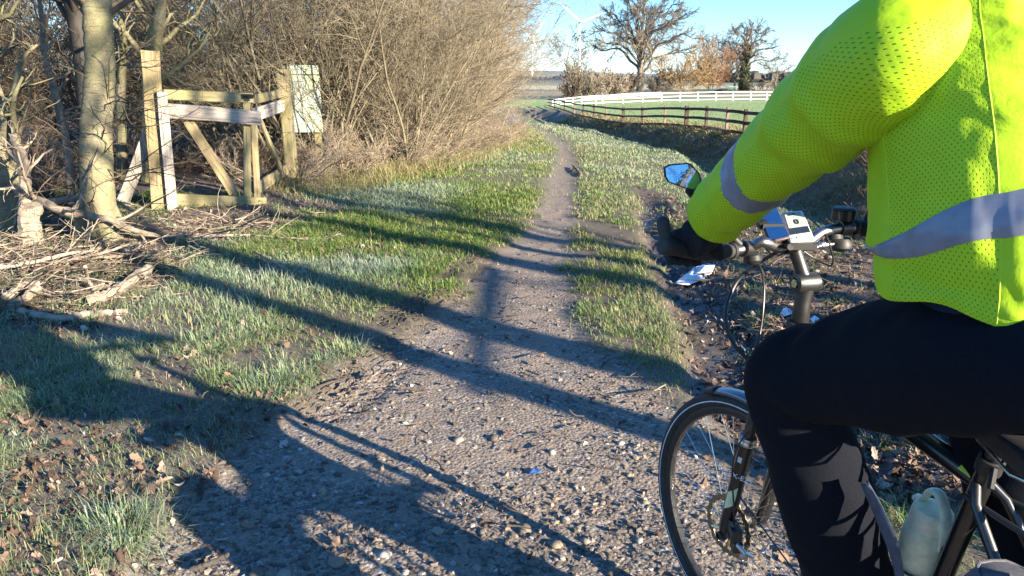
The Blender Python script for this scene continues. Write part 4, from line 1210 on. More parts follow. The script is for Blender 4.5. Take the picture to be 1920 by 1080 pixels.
# saddle
sd_ = MB(); V = []; NOSE = at_z(1822, 778, .955)
SZ = NOSE[2]
for x_, w_, zt, zb in ((0, .008, -.006, -.022), (-.02, .022, .002, -.034), (-.07, .028, .006, -.042), (-.13, .045, .008, -.05), (-.19, .075, .012, -.055), (-.235, .082, .018, -.05), (-.262, .06, .018, -.035), (-.27, .02, .01, -.015)):
    c = NOSE + F1 * x_
    for a_ in np.linspace(0, 2 * np.pi, 16, endpoint=False):
        ca, sa = math.cos(a_), math.sin(a_); z_ = zt * sa if sa > 0 else -zb * sa
        V.append(c + L1 * w_ * np.sign(ca) * abs(ca) ** .7 + UPV * (z_ + (0 if sa >= 0 else 0)))
sd_.grid(np.array(V).reshape(8, 16, 3), True); build(sd_, 'saddle', noisy('saddle_cover', (.010, .010, .011), (.022, .022, .024), 60, .75, .3, .001), bike)
mb = MB()
for s_ in (1, -1): mb.tube([NOSE - F1 * .03 - UPV * .03 + L1 * .012 * s_, NOSE - F1 * .11 - UPV * .055 + L1 * .022 * s_, NOSE - F1 * .21 - UPV * .04 + L1 * .03 * s_], .0035, 8)
build(mb, 'saddle_rails', steel, bike)
# drive: motor shell, chainring, cranks, pedals
mb = MB(); mb.lathe([(.02, -.07), (.06, -.055), (.075, -.03), (.075, .03), (.06, .055), (.02, .07)], BBK, L1, 22); build(mb, 'motor', blk_m, bike)
mb = MB(); mb.lathe([(.03, -.002), (.085, -.002), (.085, .002), (.03, .002)], BBK - L1 * .062, L1, 40); build(mb, 'chainring', alu_d, bike)
CA = R(8)
for s_ in (1, -1):
    dv = s_ * (math.cos(CA) * F1 - math.sin(CA) * UPV); p0 = BBK + L1 * .075 * s_; p1 = p0 + dv * .17 + L1 * .012 * s_
    mb = MB(); mb.tube([p0 - dv * .015, p0, p1, p1 + dv * .012], [.01, .016, .012, .008], 12); build(mb, 'crank', alu_d, bike)
    pd = MB(); c = p1 + L1 * .06 * s_; pd.box(c, (.09, .095, .022)).tube([p1, c], .008, 8); build(pd, 'pedal', blk_m, bike, bevel=.004)
PEDAL_L = BBK + L1 * .147 + (math.cos(CA) * F1 - math.sin(CA) * UPV) * .17
PEDAL_R = BBK - L1 * .147 - (math.cos(CA) * F1 - math.sin(CA) * UPV) * .17
ch = MB()
for s_ in (1, -1): ch.tube([BBK - L1 * .062 + UPV * .083 * s_, RHUB - L1 * .05 + UPV * .035 * s_], .004, 6)
build(ch, 'chain', alu_d, bike)
# rear carrier with the flat battery
mb = MB(); RK = RHUB + UPV * .40
for s_ in (1, -1):
    mb.tube([SEATC + SD * .08 + L1 * .03 * s_, RK + F1 * .16 + L1 * .055 * s_, RK + L1 * .06 * s_, RK - F1 * .24 + L1 * .06 * s_], .006, 8)
    mb.tube([RK + F1 * .02 + L1 * .06 * s_, RHUB + L1 * .075 * s_], .005, 8); mb.tube([RK - F1 * .16 + L1 * .06 * s_, RHUB + L1 * .075 * s_], .005, 8)
for f_ in (.1, -.06, -.22): mb.tube([RK + F1 * f_ + L1 * .06, RK + F1 * f_ - L1 * .06], .005, 8)
build(mb, 'carrier', blk_m, bike)
mb = MB(); mb.box((0, 0, 0), (.09, .34, .075), np.stack([L1, F1, UPV], 1)); mb.V[0] += RK - F1 * .03 - UPV * .045; build(mb, 'battery', blk_m, bike, bevel=.012)
# pump and lock bar beside the seat stays
q0 = at_z(1893, 1022, .66); mb = MB(); mb.tube([q0, q0 - F1 * .06, q0 - F1 * .28 + UPV * .0], .013, 12); mb.lathe([(.015, -.006), (.017, 0), (.015, .006)], q0 - F1 * .01, F1, 14); build(mb, 'frame_pump', blk, bike)

# --- stem and handlebar
mb = MB(); mb.tube([PTOP + axis_ * .012, PTOP + axis_ * .014, PTOP * .45 + PPIV * .55 - F1 * .0, PPIV - UPV * .012], [.020, .0215, .0185, .021], 18); build(mb, 'stem_post', alu_d, bike)
mb = MB(); mb.lathe([(.008, -.030), (.023, -.028), (.025, -.018), (.025, .018), (.023, .028), (.014, .030), (.013, .026), (.0, .026)], PPIV, L1, 22); build(mb, 'stem_joint', alu_d, bike)
mb = MB(); mb.lathe([(.0, .0), (.011, .0), (.012, -.003)], PPIV + L1 * .033, L1, 6); build(mb, 'stem_bolt', steel, bike)
mb = MB(); mb.tube([PPIV, PPIV + (PBAR - PPIV) * .3, PPIV + (PBAR - PPIV) * .85, PBAR], [.0185, .0155, .016, .020], 16); build(mb, 'stem', alu_d, bike)
mb = MB(); mb.lathe([(.018, -.026), (.022, -.024), (.022, .024), (.018, .026)], PBAR, L2, 18); build(mb, 'bar_clamp', alu_d, bike)
BL = [PBAR, PBAR + L2 * .05 - UPV * .002, PBAR + L2 * .10 + UPV * .015 - F2 * .002, at_y(1398, 466, 1.70), at_y(1325, 474, 1.63), at_y(1250, 462, 1.555)]
BR = [PBAR, PBAR - L2 * .045 - UPV * .000, PBAR - L2 * .095 + UPV * .022, PBAR - L2 * .16 + UPV * .028 - F2 * .01, PBAR - L2 * .23 + UPV * .026 - F2 * .03, PBAR - L2 * .32 + UPV * .02 - F2 * .08]
bl, br = spline(BL, 26), spline(BR, 26)
mb = MB(); mb.tube(np.vstack([bl[::-1], br[1:]]), .0125, 14); build(mb, 'handlebar', plain('bar_alloy', (.26, .26, .27), .38, 1.0), bike)
GL, GR = bl[-9:], br[-9:]
for gp_ in (GL, GR):
    tn = unit(gp_[-1] - gp_[-2]); e_ = gp_[-1]
    mb = MB(); mb.lathe([(.0135, -.012), (.0195, -.010), (.0195, .010), (.015, .015), (.0, .016)], e_, tn, 16)
    mb.tube([e_, e_ + UPV * .02 + F2 * .006, e_ + UPV * .045 + F2 * .016, e_ + UPV * .056 + F2 * .019, e_ + UPV * .061 + F2 * .020], [.013, .0135, .0145, .013, .006], 14); build(mb, 'bar_end', rubber, bike)
for gp_ in (GL, GR):
    mb = MB(); mb.tube(gp_, np.interp(np.linspace(0, 1, 9), [0, .08, .5, .92, 1], [.016, .017, .0185, .0175, .012]), 14); mb.lathe([(.012, -.008), (.019, -.004), (.019, .004), (.012, .008)], gp_[0], unit(gp_[1] - gp_[0]), 14); build(mb, 'grip', rubber, bike)
# brake levers
for s_, B in ((1, bl), (-1, br)):
    c = B[-11]; tn = unit(B[-1] - B[-11])
    mb = MB(); mb.lathe([(.0135, -.014), (.019, -.012), (.019, .012), (.0135, .014)], c, tn, 14); mb.tube([c, c + F2 * .03 - UPV * .012, c + F2 * .035 - UPV * .016 - tn * .03], [.012, .012, .008], 10)
    p = c + F2 * .035 - UPV * .015; mb.tube([p, p + tn * .03 + F2 * .012, p + tn * .08 + F2 * .012 - UPV * .004, p + tn * .11 + F2 * .004], [.006, .005, .005, .006], 8, squash=1.6); build(mb, 'brake_lever', alu_d, bike)
    mb = MB(); mb.lathe([(.012, -.006), (.02, -.004), (.022, .008), (.014, .016), (.0, .018)], c - tn * .028 - UPV * .022, -UPV - F2 * .3, 14); build(mb, 'shifter', blk_m, bike)
# clamp bands and bell on the right
q = br[15]; tn = unit(br[16] - br[14])
for off in (-.012, .03):
    mb = MB(); mb.lathe([(.0135, -.007), (.018, -.006), (.018, .006), (.0135, .007)], q + tn * off, tn, 16)
    if off > 0: mb.box(q + tn * .03 - UPV * .022, (.012, .02, .016))
    build(mb, 'clamp_band', alu_d, bike)
bell = q - tn * .012 + UPV * .018
mb = MB(); mb.lathe([(.009, 0), (.026, .003), (.0265, .022), (.0265, .026)], bell, UPV, 22); build(mb, 'bell', plain('bell_black', (.03, .03, .028), .3, .5), bike)
mb = MB(); mb.lathe([(.0265, 0), (.0275, .002), (.024, .006), (.0, .008)], bell + UPV * .027, UPV, 22); build(mb, 'bell_cap', blk_m, bike)
# remote switch pod beneath the bar
mb = MB(); c = q - UPV * .045 + F2 * .012; V = []
mb.lathe([(.0, .022), (.022, .018), (.03, .006), (.03, -.004), (.018, -.014), (.0, -.016)], c, UPV, 18); build(mb, 'switch_pod', blk_m, bike)
mb = MB(); mb.tube([c + L2 * .10 + UPV * .0, c + L2 * .06 + UPV * .005, c + UPV * .005], [.0045, .006, .008], 10); mb.lathe([(.004, -.02), (.008, -.018), (.008, .01), (.005, .014)], c + L2 * .055 + UPV * .005, L2, 10); build(mb, 'brake_barrel', alu, bike)

# --- display: corners taken at the front of the bar
DY = PBAR[1] - .040
dc = [at_y(1464, 397, DY + .075), at_y(1505, 393, DY + .075), at_y(1528, 447, DY), at_y(1481, 455, DY)]
dsp = empty('display', np.mean(dc, 0)); dsp.parent = bike; dsp.location = Vector(np.mean(dc, 0)) - wloc(bike)
dn = unit(np.cross(dc[2] - dc[3], dc[0] - dc[3]));  dn = dn if dn[2] > 0 else -dn


def quad_at(u0, v0, u1, v1, h):
    f = lambda u, v: (dc[3] * (1 - u) + dc[2] * u) * (1 - v) + (dc[0] * (1 - u) + dc[1] * u) * v + dn * h
    return [f(u0, v0), f(u1, v0), f(u1, v1), f(u0, v1)]


def slab(mb, c, th, n_):
    V = np.array(list(c) + [p - n_ * th for p in c]); return mb.put(V, [(0, 1, 2, 3), (7, 6, 5, 4), (0, 4, 5, 1), (1, 5, 6, 2), (2, 6, 7, 3), (3, 7, 4, 0)])


mb = MB(); slab(mb, quad_at(0, 0, 1, 1, 0), .018, dn); build(mb, 'shell', silver, dsp, bevel=.005)
mb = MB(); slab(mb, quad_at(.12, .42, .82, .92, .0022), .002, dn); build(mb, 'screen', screen_m, dsp, smooth=False)
mb = MB(); slab(mb, quad_at(.10, .22, .92, .42, .0024), .002, dn); build(mb, 'key_bar', plain('key_blue_black', (.02, .028, .05), .3), dsp, smooth=False)
ex = unit(dc[2] - dc[3]); ey = unit(dc[0] - dc[3])
text_mesh('speed_digit', '0', .022, np.mean(quad_at(.3, .45, .75, .72, .0035), 0), ex, ey, lcd_dark, dsp)
text_mesh('lcd_text', '12:08', .008, np.mean(quad_at(.2, .78, .6, .9, .0035), 0), ex, ey, lcd_dark, dsp)
text_mesh('maker_print', 'BOSCH', .0085, np.mean(quad_at(.3, .04, .85, .17, .0012), 0), ex, ey, white_t, dsp)
mb = MB(); mb.lathe([(.0022, 0), (.003, .0004), (.003, .001)], np.mean(quad_at(.12, .04, .25, .17, .0006), 0), dn, 12); build(mb, 'maker_mark', white_t, dsp)
# bracket under the display
mb = MB(); c = (dc[2] + dc[3]) / 2; mb.box(c - UPV * .012, (.06, .03, .014)).tube([c - UPV * .012 + L2 * .035, PBAR + L2 * .03], .008, 8).tube([c - UPV * .012 - L2 * .035, PBAR - L2 * .03], .008, 8); build(mb, 'bracket', blk_m, dsp)
# --- mirror at the left bar end
MC = at_y(1280, 335, bl[-1][1] + .09); mr = empty('mirror', MC); mr.parent = bike; mr.location = Vector(MC) - wloc(bike)
mo = [(1244, 313), (1254, 308), (1289, 305), (1297, 308), (1312, 325), (1316, 337), (1313, 349), (1303, 357), (1287, 354), (1252, 341), (1246, 331)]
MPn = unit(np.array([-.10, -1.0, .20])); ex_ = unit(np.cross(UPV, MPn)); ey_ = np.cross(MPn, ex_)


def on_plane(px, py, c, nn):
    d_ = ray(px, py); o_ = np.array([0, 0, CAM_H]); return o_ + d_ * (np.dot(c - o_, nn) / np.dot(d_, nn))


V = np.array([on_plane(a_, b_, MC, MPn) for a_, b_ in mo]); loc2 = np.stack([(V - MC) @ ex_, (V - MC) @ ey_], 1)
mb = MB(); n_ = len(loc2); rings = []
for sc_, dz in ((.90, .003), (.97, .004), (1.0, 0), (1.0, -.008), (.85, -.02), (.4, -.026), (.05, -.027)):
    rings.append(MC + (loc2[:, :1] * sc_) * ex_ + (loc2[:, 1:] * sc_) * ey_ + MPn * dz)
mb.grid(np.array(rings), True); build(mb, 'mirror_shell', blk_m, mr)
mb = MB(); mb.prism(loc2 * .91, MC + MPn * .001, ex_, ey_, MPn * .001); build(mb, 'mirror_glass', plain('mirror_glass', (.55, .57, .60), .02, 1.0), mr, smooth=False)
mb = MB(); mb.tube([MC - MPn * .015 + ex_ * .018 - ey_ * .022, MC * .5 + bl[-9] * .5 + [0.0, .02, 0.01], bl[-10] + UPV * .012], [.012, .009, .009], 10); build(mb, 'mirror_stalk', blk_m, mr)
# --- cables
def cable(px, m=cable_m, r=.0028, name='cable'):
    P_ = spline([at_y(a_, b_, y_) for a_, b_, y_ in px], 40); mb = MB(); mb.tube(P_, r, 8); return build(mb, name, m, bike)


cable([(1476, 458, 1.76), (1462, 470, 1.80), (1440, 482, 1.84), (1408, 503, 1.88), (1380, 530, 1.88), (1363, 572, 1.85), (1362, 610, 1.82), (1378, 648, 1.80), (1405, 675, 1.78), (1440, 700, 1.75)], r=.0054)
cable([(1355, 470, 1.72), (1395, 473, 1.80), (1420, 490, 1.84), (1432, 530, 1.86), (1431, 580, 1.84), (1424, 630, 1.80), (1412, 672, 1.78), (1420, 730, 1.76)], r=.0026)
cable([(1512, 405, 1.84), (1530, 420, 1.80), (1548, 440, 1.76), (1559, 470, 1.75), (1562, 490, 1.76), (1555, 498, 1.78), (1530, 486, 1.80), (1500, 466, 1.80)], r=.0022)
cable([(1420, 455, 1.75), (1435, 465, 1.8), (1450, 480, 1.82), (1462, 478, 1.82), (1476, 462, 1.78)], r=.0022)
p_ = WH + L2 * .07 - F2 * .05; cab = spline([CROWN + L2 * .07 - F2 * .03, WH + L2 * .095 - F2 * .055 + UPV * .25, WH + L2 * .095 - F2 * .07 + UPV * .1, p_ + UPV * .03], 30); mb = MB(); mb.tube(cab, .0024, 8); build(mb, 'brake_hose', cable_m, bike)
# bottle cage on the seat tube
BOT0 = at_z(1738, 1085, .50); BOT1 = at_z(1757, 905, .70)
BD = unit(unit(BOT1 - BOT0) * .3 + unit(SEATC - BBK) * .7)
BOT0 = at_z(1728, 1035, .535); BTOP = BOT0 + BD * .0
SC = SEATC + SD * .30
mb = MB(); cg = BOT0 + BD * .015
e1 = unit(np.cross(BD, L1)); e1 = e1 if np.dot(e1, F1) < 0 else -e1
ar = np.linspace(-2.3, 2.3, 20); rg_ = lambda z_, r_=.055: np.array([cg + BD * z_ + r_ * (math.cos(a_) * e1 + math.sin(a_) * L1) for a_ in ar])
mb.tube(rg_(-.045), .003, 6).tube(rg_(-.085), .003, 6)
for s_ in (-.012, .012): mb.tube([cg + BD * -.08 + e1 * .055 + L1 * s_, cg + BD * .045 + e1 * .056 + L1 * s_, cg + BD * .055 + e1 * .056], .0035, 6)
mb.box(cg + e1 * .062 - BD * .02, (.014, .014, .12)); build(mb, 'bottle_cage', blk_m, bike)

# ---------------------------------------------------------------- drinking bottle
bt_m = plain('bottle_sage', (.92, .88, .58), .6)
cap_m = plain('bottle_cap', (.93, .90, .64), .55)
bot = empty('drinking_bottle', BOT0 - BD * .10, 'pale sage green insulated drinking bottle with carry loop in its cage', 'bottle')
mb = MB(); mb.lathe([(.0, -.10), (.044, -.10), (.048, -.094), (.048, .045), (.047, .058), (.042, .07), (.040, .072)], BOT0, BD, 36); build(mb, 'body', bt_m, bot)
mb = MB(); mb.lathe([(.0395, .068), (.0395, .0725), (.0425, .0735), (.0415, .098), (.040, .112), (.036, .118), (.0, .120)], BOT0, BD, 36); build(mb, 'cap', cap_m, bot)
cw = unit(np.array([-.80, -.6, 0])); cw = unit(cw - BD * np.dot(cw, BD)); cr = np.cross(BD, cw)
# loop handle from the cap, spout flap and round button
P_ = spline([BOT0 + BD * .085 - cr * .0 + e1 * .044, BOT0 + BD * .125 + e1 * .030, BOT0 + BD * .155 + e1 * .006, BOT0 + BD * .150 - e1 * .016, BOT0 + BD * .115 - e1 * .032], 22)
mb = MB(); mb.tube(P_, [.009] * 4 + [.007] * 14 + [.006] * 4, 12, squash=2.0, up=L1); build(mb, 'carry_loop', cap_m, bot)
mb = MB(); mb.tube([BOT0 + BD * .045 + e1 * .049, BOT0 + BD * .09 + e1 * .046, BOT0 + BD * .112 + e1 * .040], [.006, .008, .006], 10, squash=2.2, up=L1); build(mb, 'strap', cap_m, bot)
mb = MB(); mb.tube([BOT0 + BD * .112 - e1 * .030, BOT0 + BD * .110 - e1 * .046, BOT0 + BD * .104 - e1 * .052], [.013, .010, .007], 12); build(mb, 'spout', cap_m, bot)
mb = MB(); mb.lathe([(.0, .024), (.016, .023), (.0175, .018), (.0175, -.012)], BOT0 + BD * .088 + e1 * .052 - L1 * .02, unit(e1 * .8 + BD * .3), 20); build(mb, 'button', cap_m, bot)

# ---------------------------------------------------------------- phone in its holder
PC_ = [at_y(1416, 383, DY + .075), at_y(1452, 378, DY + .08), at_y(1482, 446, DY + .012), at_y(1444, 455, DY + .005)]
pn = unit(np.cross(PC_[2] - PC_[3], PC_[0] - PC_[3])); pn = pn if pn[2] > 0 else -pn
ph = empty('phone', np.mean(PC_, 0), 'phone with dark glossy screen clipped beside the silver display', 'phone')
mb = MB(); slab(mb, PC_, .009, pn); build(mb, 'case', plain('phone_case', (.10, .05, .035), .5), ph, bevel=.002)
s_ = [np.mean(PC_, 0) + (p - np.mean(PC_, 0)) * .92 + pn * .0012 for p in PC_]
mb = MB(); slab(mb, s_, .001, pn); build(mb, 'screen', plain('phone_glass', (.42, .45, .50), .04, 1.0), ph, smooth=False)
mb = MB(); c = (PC_[0] + PC_[3]) / 2
hd = empty('phone_holder', c); hd.parent = bike; hd.location = Vector(c) - wloc(bike)
mb.tube([PC_[3] - pn * .012, PC_[3] + pn * .004 + ex * -.004, PC_[3] + pn * .006 + ex * .01], .005, 8); mb.tube([c - pn * .016, c + pn * .004 - ex * .006, c + pn * .006 + ex * .008], .006, 8); mb.box(np.mean(PC_, 0) - pn * .018, (.05, .05, .016)); build(mb, 'jaw', blk_m, hd)
mb = MB(); mb.tube([np.mean(PC_, 0) - pn * .02, bl[4]], .012, 10); build(mb, 'arm', blk_m, hd)

# ---------------------------------------------------------------- bag on the carrier
PG = at_z(1868, 1062, .80)
bagm = noisy('bag_grey', (.055, .055, .065), (.105, .105, .12), 120, .85, .4, .0008)
bag = empty('pannier_bag', PG - UPV * .42, 'grey fabric pannier bag at the lower right edge beside the bottle', 'bag')
V = []; 
for k, (z_, w_, d_) in enumerate(((-.40, .05, .11), (-.38, .065, .135), (-.2, .075, .155), (-.06, .07, .15), (-.015, .055, .125), (.0, .035, .08), (.003, .005, .02))):
    c = PG - F1 * .10 + UPV * z_ - L1 * .02
    for a_ in np.linspace(0, 2 * np.pi, 28, endpoint=False):
        ca, sa = math.cos(a_), math.sin(a_); V.append(c + L1 * w_ * np.sign(ca) * abs(ca) ** .5 + F1 * d_ * np.sign(sa) * abs(sa) ** .6 + UPV * .006 * math.sin(3 * a_ + k))
mb = MB(); mb.grid(np.array(V).reshape(7, 28, 3), True); build(mb, 'body', bagm, bag)
V = np.array(V).reshape(7, 28, 3); mb = MB(); mb.tube(np.vstack([V[4], V[4][:1]]) * 1.0, .003, 6); build(mb, 'piping', bagm, bag)
# ---------------------------------------------------------------- rider
DX_, DY_ = .0084, .0088


def fabric_hv(name, dots):
    t = NT(name); uv = t.n('UVMap')
    mp = t.n('Mapping'); t.l(uv.outputs[0], mp.inputs[0]); V = mp.outputs[0]
    base = (.46, .86, .012)
    n1 = t.noise(V, 9, 4)
    c = t.ramp(n1, [(.3, (.32, .51, .009)), (.7, (.38, .57, .012))])
    h = t.noise(V, 160, 2); fo = t.n('Mapping'); fo.inputs['Scale'].default_value = (1, 2.4, 1); fo.inputs['Rotation'].default_value = (0, 0, .5); t.l(uv.outputs[0], fo.inputs[0]); folds = t.noise(fo.outputs[0], 11, 3, .5, .8)
    if dots:
        m2 = t.n('Mapping'); m2.inputs['Scale'].default_value = (1 / DX_, 1 / DY_, 1); t.l(uv.outputs[0], m2.inputs[0])
        def cell(off):
            a = t.n('VectorMath'); a.operation = 'ADD'; t.l(m2.outputs[0], a.inputs[0]); a.inputs[1].default_value = off
            f = t.n('VectorMath'); f.operation = 'FRACTION'; t.l(a.outputs[0], f.inputs[0])
            s = t.n('VectorMath'); s.operation = 'SUBTRACT'; t.l(f.outputs[0], s.inputs[0]); s.inputs[1].default_value = (.5, .5, 0)
            mu = t.n('VectorMath'); mu.operation = 'MULTIPLY'; t.l(s.outputs[0], mu.inputs[0]); mu.inputs[1].default_value = (DX_, DY_, 0)
            l = t.n('VectorMath'); l.operation = 'LENGTH'; t.l(mu.outputs[0], l.inputs[0]); return l.outputs['Value']
        dmin = t.math('MINIMUM', cell((0, 0, 0)), cell((.5, .5, 0)))
        hole = t.ramp(t.math('MULTIPLY', dmin, 100.0), [(.07, 1), (.135, 0)])
        c = t.mix(hole, c, (.10, .19, .007)); h = t.math('SUBTRACT', h, t.math('MULTIPLY', hole, 1.5))
    return t.done(c, .62, t.bump(h, .35, .0012, t.bump(folds, .35, .012)), Specular_IOR_Level=.3, Sheen_Weight=.0)


hv_mesh = fabric_hv('hi_vis_mesh', True)
hv_plain = fabric_hv('hi_vis_plain', False)
hv_plain.node_tree.nodes['Principled BSDF'].inputs['Roughness'].default_value = .56
tape = noisy('reflective_tape', (.15, .165, .215), (.20, .22, .28), 40, .45, .15, .001, Metallic=.2)
pants_m = noisy('trouser_cloth', (.0028, .0036, .007), (.006, .0075, .0125), 260, .95, .5, .0008, Specular_IOR_Level=.15)
navy = noisy('navy_shirt', (.006, .012, .035), (.012, .02, .055), 200, .9, .3, .0006, Specular_IOR_Level=.2)
glove_m = noisy('glove_cloth', (.007, .008, .010), (.018, .020, .024), 120, .8, .4, .0008, Specular_IOR_Level=.25)
skin_m = noisy('skin', (.50, .30, .22), (.60, .38, .28), 30, .55, .1, .0008)
shoe_m = noisy('shoe_leather', (.02, .02, .022), (.05, .05, .055), 40, .6, .2, .001)
gusset_m = noisy('grey_zip_panel', (.03, .045, .075), (.06, .08, .12), 60, .5, .2, .001)

rd = empty('person', (float(SEATC[0]), float(SEATC[1]), 0.0), 'cyclist in a bright yellow high visibility jacket and black trousers seen from behind', 'person')


def limb(name, path, radii, m, parent, n=40, N=28, ex=1.0, uvs=True, wr=(), up=None, flat=1.0, mats=None, region=None, cap=False):
    """a tapered sleeve of cloth along a path. radii: (a, b) per control point; wr: wrinkle waves"""
    P = spline(path, n); rr = np.array([r if np.iterable(r) else (r, r) for r in radii], float)
    s = np.linspace(0, 1, n); sc = np.linspace(0, 1, len(rr)); ra, rb = spline(np.stack([rr[:, 0], rr[:, 1]], 1), n).T
    t = np.gradient(P, axis=0); t /= np.linalg.norm(t, axis=1)[:, None]
    ref = np.array(up if up is not None else (0, 0, 1), float)
    a = np.cross(t, ref); a /= np.linalg.norm(a, axis=1)[:, None]; b = np.cross(a, t)
    th = np.linspace(0, 2 * np.pi, N + 1)
    arc = np.concatenate([[0], np.cumsum(np.linalg.norm(np.diff(P, axis=0), axis=1))])
    r_ = np.ones((n, N + 1))
    TT, SS = np.meshgrid(th, arc)
    r_ = r_ + wr(TT, SS, s) if callable(wr) else r_
    V = P[:, None] + (ra[:, None] * np.cos(TT) * r_)[..., None] * a[:, None] + (rb[:, None] * np.sin(TT) * r_)[..., None] * b[:, None]
    V[:, -1] = V[:, 0]
    per = np.linalg.norm(np.diff(V, axis=1), axis=2).sum(1)[:, None]
    uv = np.stack([(TT - 3.6) / (2 * np.pi) * per, SS], -1)
    mats = mats or [m]
    i = np.arange(n - 1)[:, None] * (N + 1); j = np.arange(N)[None]
    Q = np.stack([i + j, i + j + 1, i + N + 2 + j, i + N + 1 + j], -1).reshape(-1, 4)
    me = mesh_np(name, V.reshape(-1, 3) - np.array(wloc(parent)), [Q], uv=uv.reshape(-1, 2))
    for q in mats: me.materials.append(q)
    if region is not None:
        tc = (TT[:-1, :-1] + np.pi / N) ; s2 = (SS[:-1, :-1] + SS[1:, :-1]) / 2
        me.polygons.foreach_set('material_index', region(tc, s2 / arc[-1]).ravel().astype(np.int32))
    o = add(name, me, None, parent)
    return o, V


HIP = NOSE - F1 * .15 + UPV * .165 + L1 * .048               # between the hip joints, on the saddle
# --- torso of the jacket: rings along the leaning spine
SP = [(.115, .060, .21, .185), (.17, .070, .212, .190), (.26, .095, .210, .185), (.36, .125, .208, .175), (.44, .145, .205, .160), (.51, .160, .195, .140), (.57, .175, .155, .115), (.62, .188, .09, .085), (.66, .195, .066, .066)]
LIFT = 0.0
n_, N_ = 220, 190
ctr = np.array([HIP + UPV * h + F1 * f for h, f, w, d in SP]); P_ = spline(ctr, n_); wd = spline(np.array([(w, d) for h, f, w, d in SP]), n_)
t_ = np.gradient(P_, axis=0); t_ /= np.linalg.norm(t_, axis=1)[:, None]
th = np.linspace(0, 2 * np.pi, N_ + 1); TT, SS = np.meshgrid(th, np.linspace(0, 1, n_))
# angle 0 = right side (away from the camera), 90 = back, 180 = left side, 270 = front
bx = np.cross(t_, L1); bx /= np.linalg.norm(bx, axis=1)[:, None]; bx = np.where((bx @ F1)[:, None] > 0, -bx, bx)
ca, sa = np.cos(TT), np.sin(TT); sq = lambda v, p: np.sign(v) * np.abs(v) ** p
wv = .010 * np.sin(TT * 5 + 9 * fbm(TT * 2, SS * 6, 1.2, 5)) * sstep(.0, .12, SS) * (.5 + fbm(TT, SS * 3, 2, 8))
wv += .045 * (fbm(TT * 1.3 + SS * 6, SS * 9 - TT * 1.6, 1.0, 9, 3) - .5) + .018 * (fbm(TT * 3 + SS * 8, SS * 20 - TT * 2.5, 1.0, 19, 2) - .5)
wv += .020 * np.exp(-((SS - .16 - .05 * np.sin(TT)) / .035) ** 2) - .016 * np.exp(-((SS - .08) / .03) ** 2)
V = P_[:, None] - (wd[:, 0][:, None] * sq(ca, .85) * (1 + wv))[..., None] * -1 * (-L1) + (wd[:, 1][:, None] * sq(sa, .85) * (1 + wv))[..., None] * bx[:, None]
V[:, -1] = V[:, 0]
hm = .012 * np.sin(TT[0] * 3 + .6) + .008 * np.sin(TT[0] * 7)
V += (hm[None] * (1 - sstep(0, .10, SS)))[..., None] * UPV
V[..., 2] -= .115 * (sa * .5 + .5 - .35) * (1 - sstep(0, .34, SS))
arc = np.concatenate([[0], np.cumsum(np.linalg.norm(np.diff(P_, axis=0), axis=1))])
uv = np.stack([(TT - 2.6) / (2 * np.pi) * np.linalg.norm(np.diff(V, axis=1), axis=2).sum(1)[:, None], np.repeat(arc[:, None], N_ + 1, 1)], -1)
i = np.arange(n_ - 1)[:, None] * (N_ + 1); j = np.arange(N_)[None]
Q = np.stack([i + j, i + j + 1, i + N_ + 2 + j, i + N_ + 1 + j], -1).reshape(-1, 4)
me = mesh_np('jacket', V.reshape(-1, 3) - np.array(wloc(rd)), [Q], uv=uv.reshape(-1, 2))
for q in (hv_mesh, hv_plain, tape): me.materials.append(q)
td = np.degrees(TT[:-1, :-1] + np.pi / N_); s2 = (SS[:-1, :-1] + SS[1:, :-1]) / 2
mi = np.ones_like(td, int)
mi[(td > 142) & (td < 187) & (s2 < .97)] = 0
me.polygons.foreach_set('material_index', mi.ravel().astype(np.int32))
jk = add('jacket', me, None, rd); sm = jk.modifiers.new('solid', 'SOLIDIFY'); sm.thickness = .003; sm.offset = -1
JV = V
# seams
mb = MB()
for a0 in (142, 187):
    k = int(round(a0 / 360 * N_)); pth = JV[2:int(n_ * .93), k] + .0015 * (JV[2:int(n_ * .93), k] - P_[2:int(n_ * .93)]) / .2; mb.tube(pth, .0022, 6)
build(mb, 'seam', hv_plain, jk)
# reflective band sewn round the waist, rising towards the back
mb = MB(); B_ = []
for a0 in np.linspace(60, 228, 150):
    cs = .105 + .095 * (1 - sstep(140, 214, a0)) + .03 * np.clip((140 - a0) / 50, 0, 1); hw = .029 * (1 - .72 * sstep(165, 225, a0)); ci = a0 / 360 * N_; c0 = int(ci); cf = ci - c0
    for q in np.linspace(-1, 1, 7):
        ri = np.clip((cs + hw * q) * (n_ - 1), 0, n_ - 2); r0 = int(ri); rf = ri - r0
        pt = (JV[r0, c0] * (1 - cf) + JV[r0, c0 + 1] * cf) * (1 - rf) + (JV[r0 + 1, c0] * (1 - cf) + JV[r0 + 1, c0 + 1] * cf) * rf
        B_.append(pt + unit((pt - P_[r0]) * [1, 1, 0]) * (.0075 if abs(q) < .99 else .0040))
mb.grid(np.array(B_).reshape(150, 7, 3)); build(mb, 'reflective_band', tape, jk)
# shirt showing below the hem, then the seat of the trousers
V2 = []
for h, f, w, d in ((.02, -.005, .178, .150), (.08, .02, .182, .150), (.15, .045, .185, .15)):
    c = HIP + UPV * h + F1 * f
    for a_ in np.linspace(0, 2 * np.pi, 48, endpoint=False): V2.append(c - L1 * w * math.cos(a_) - F1 * d * math.sin(a_))
mb = MB(); mb.grid(np.array(V2).reshape(3, 48, 3), True); build(mb, 'shirt', navy, rd)

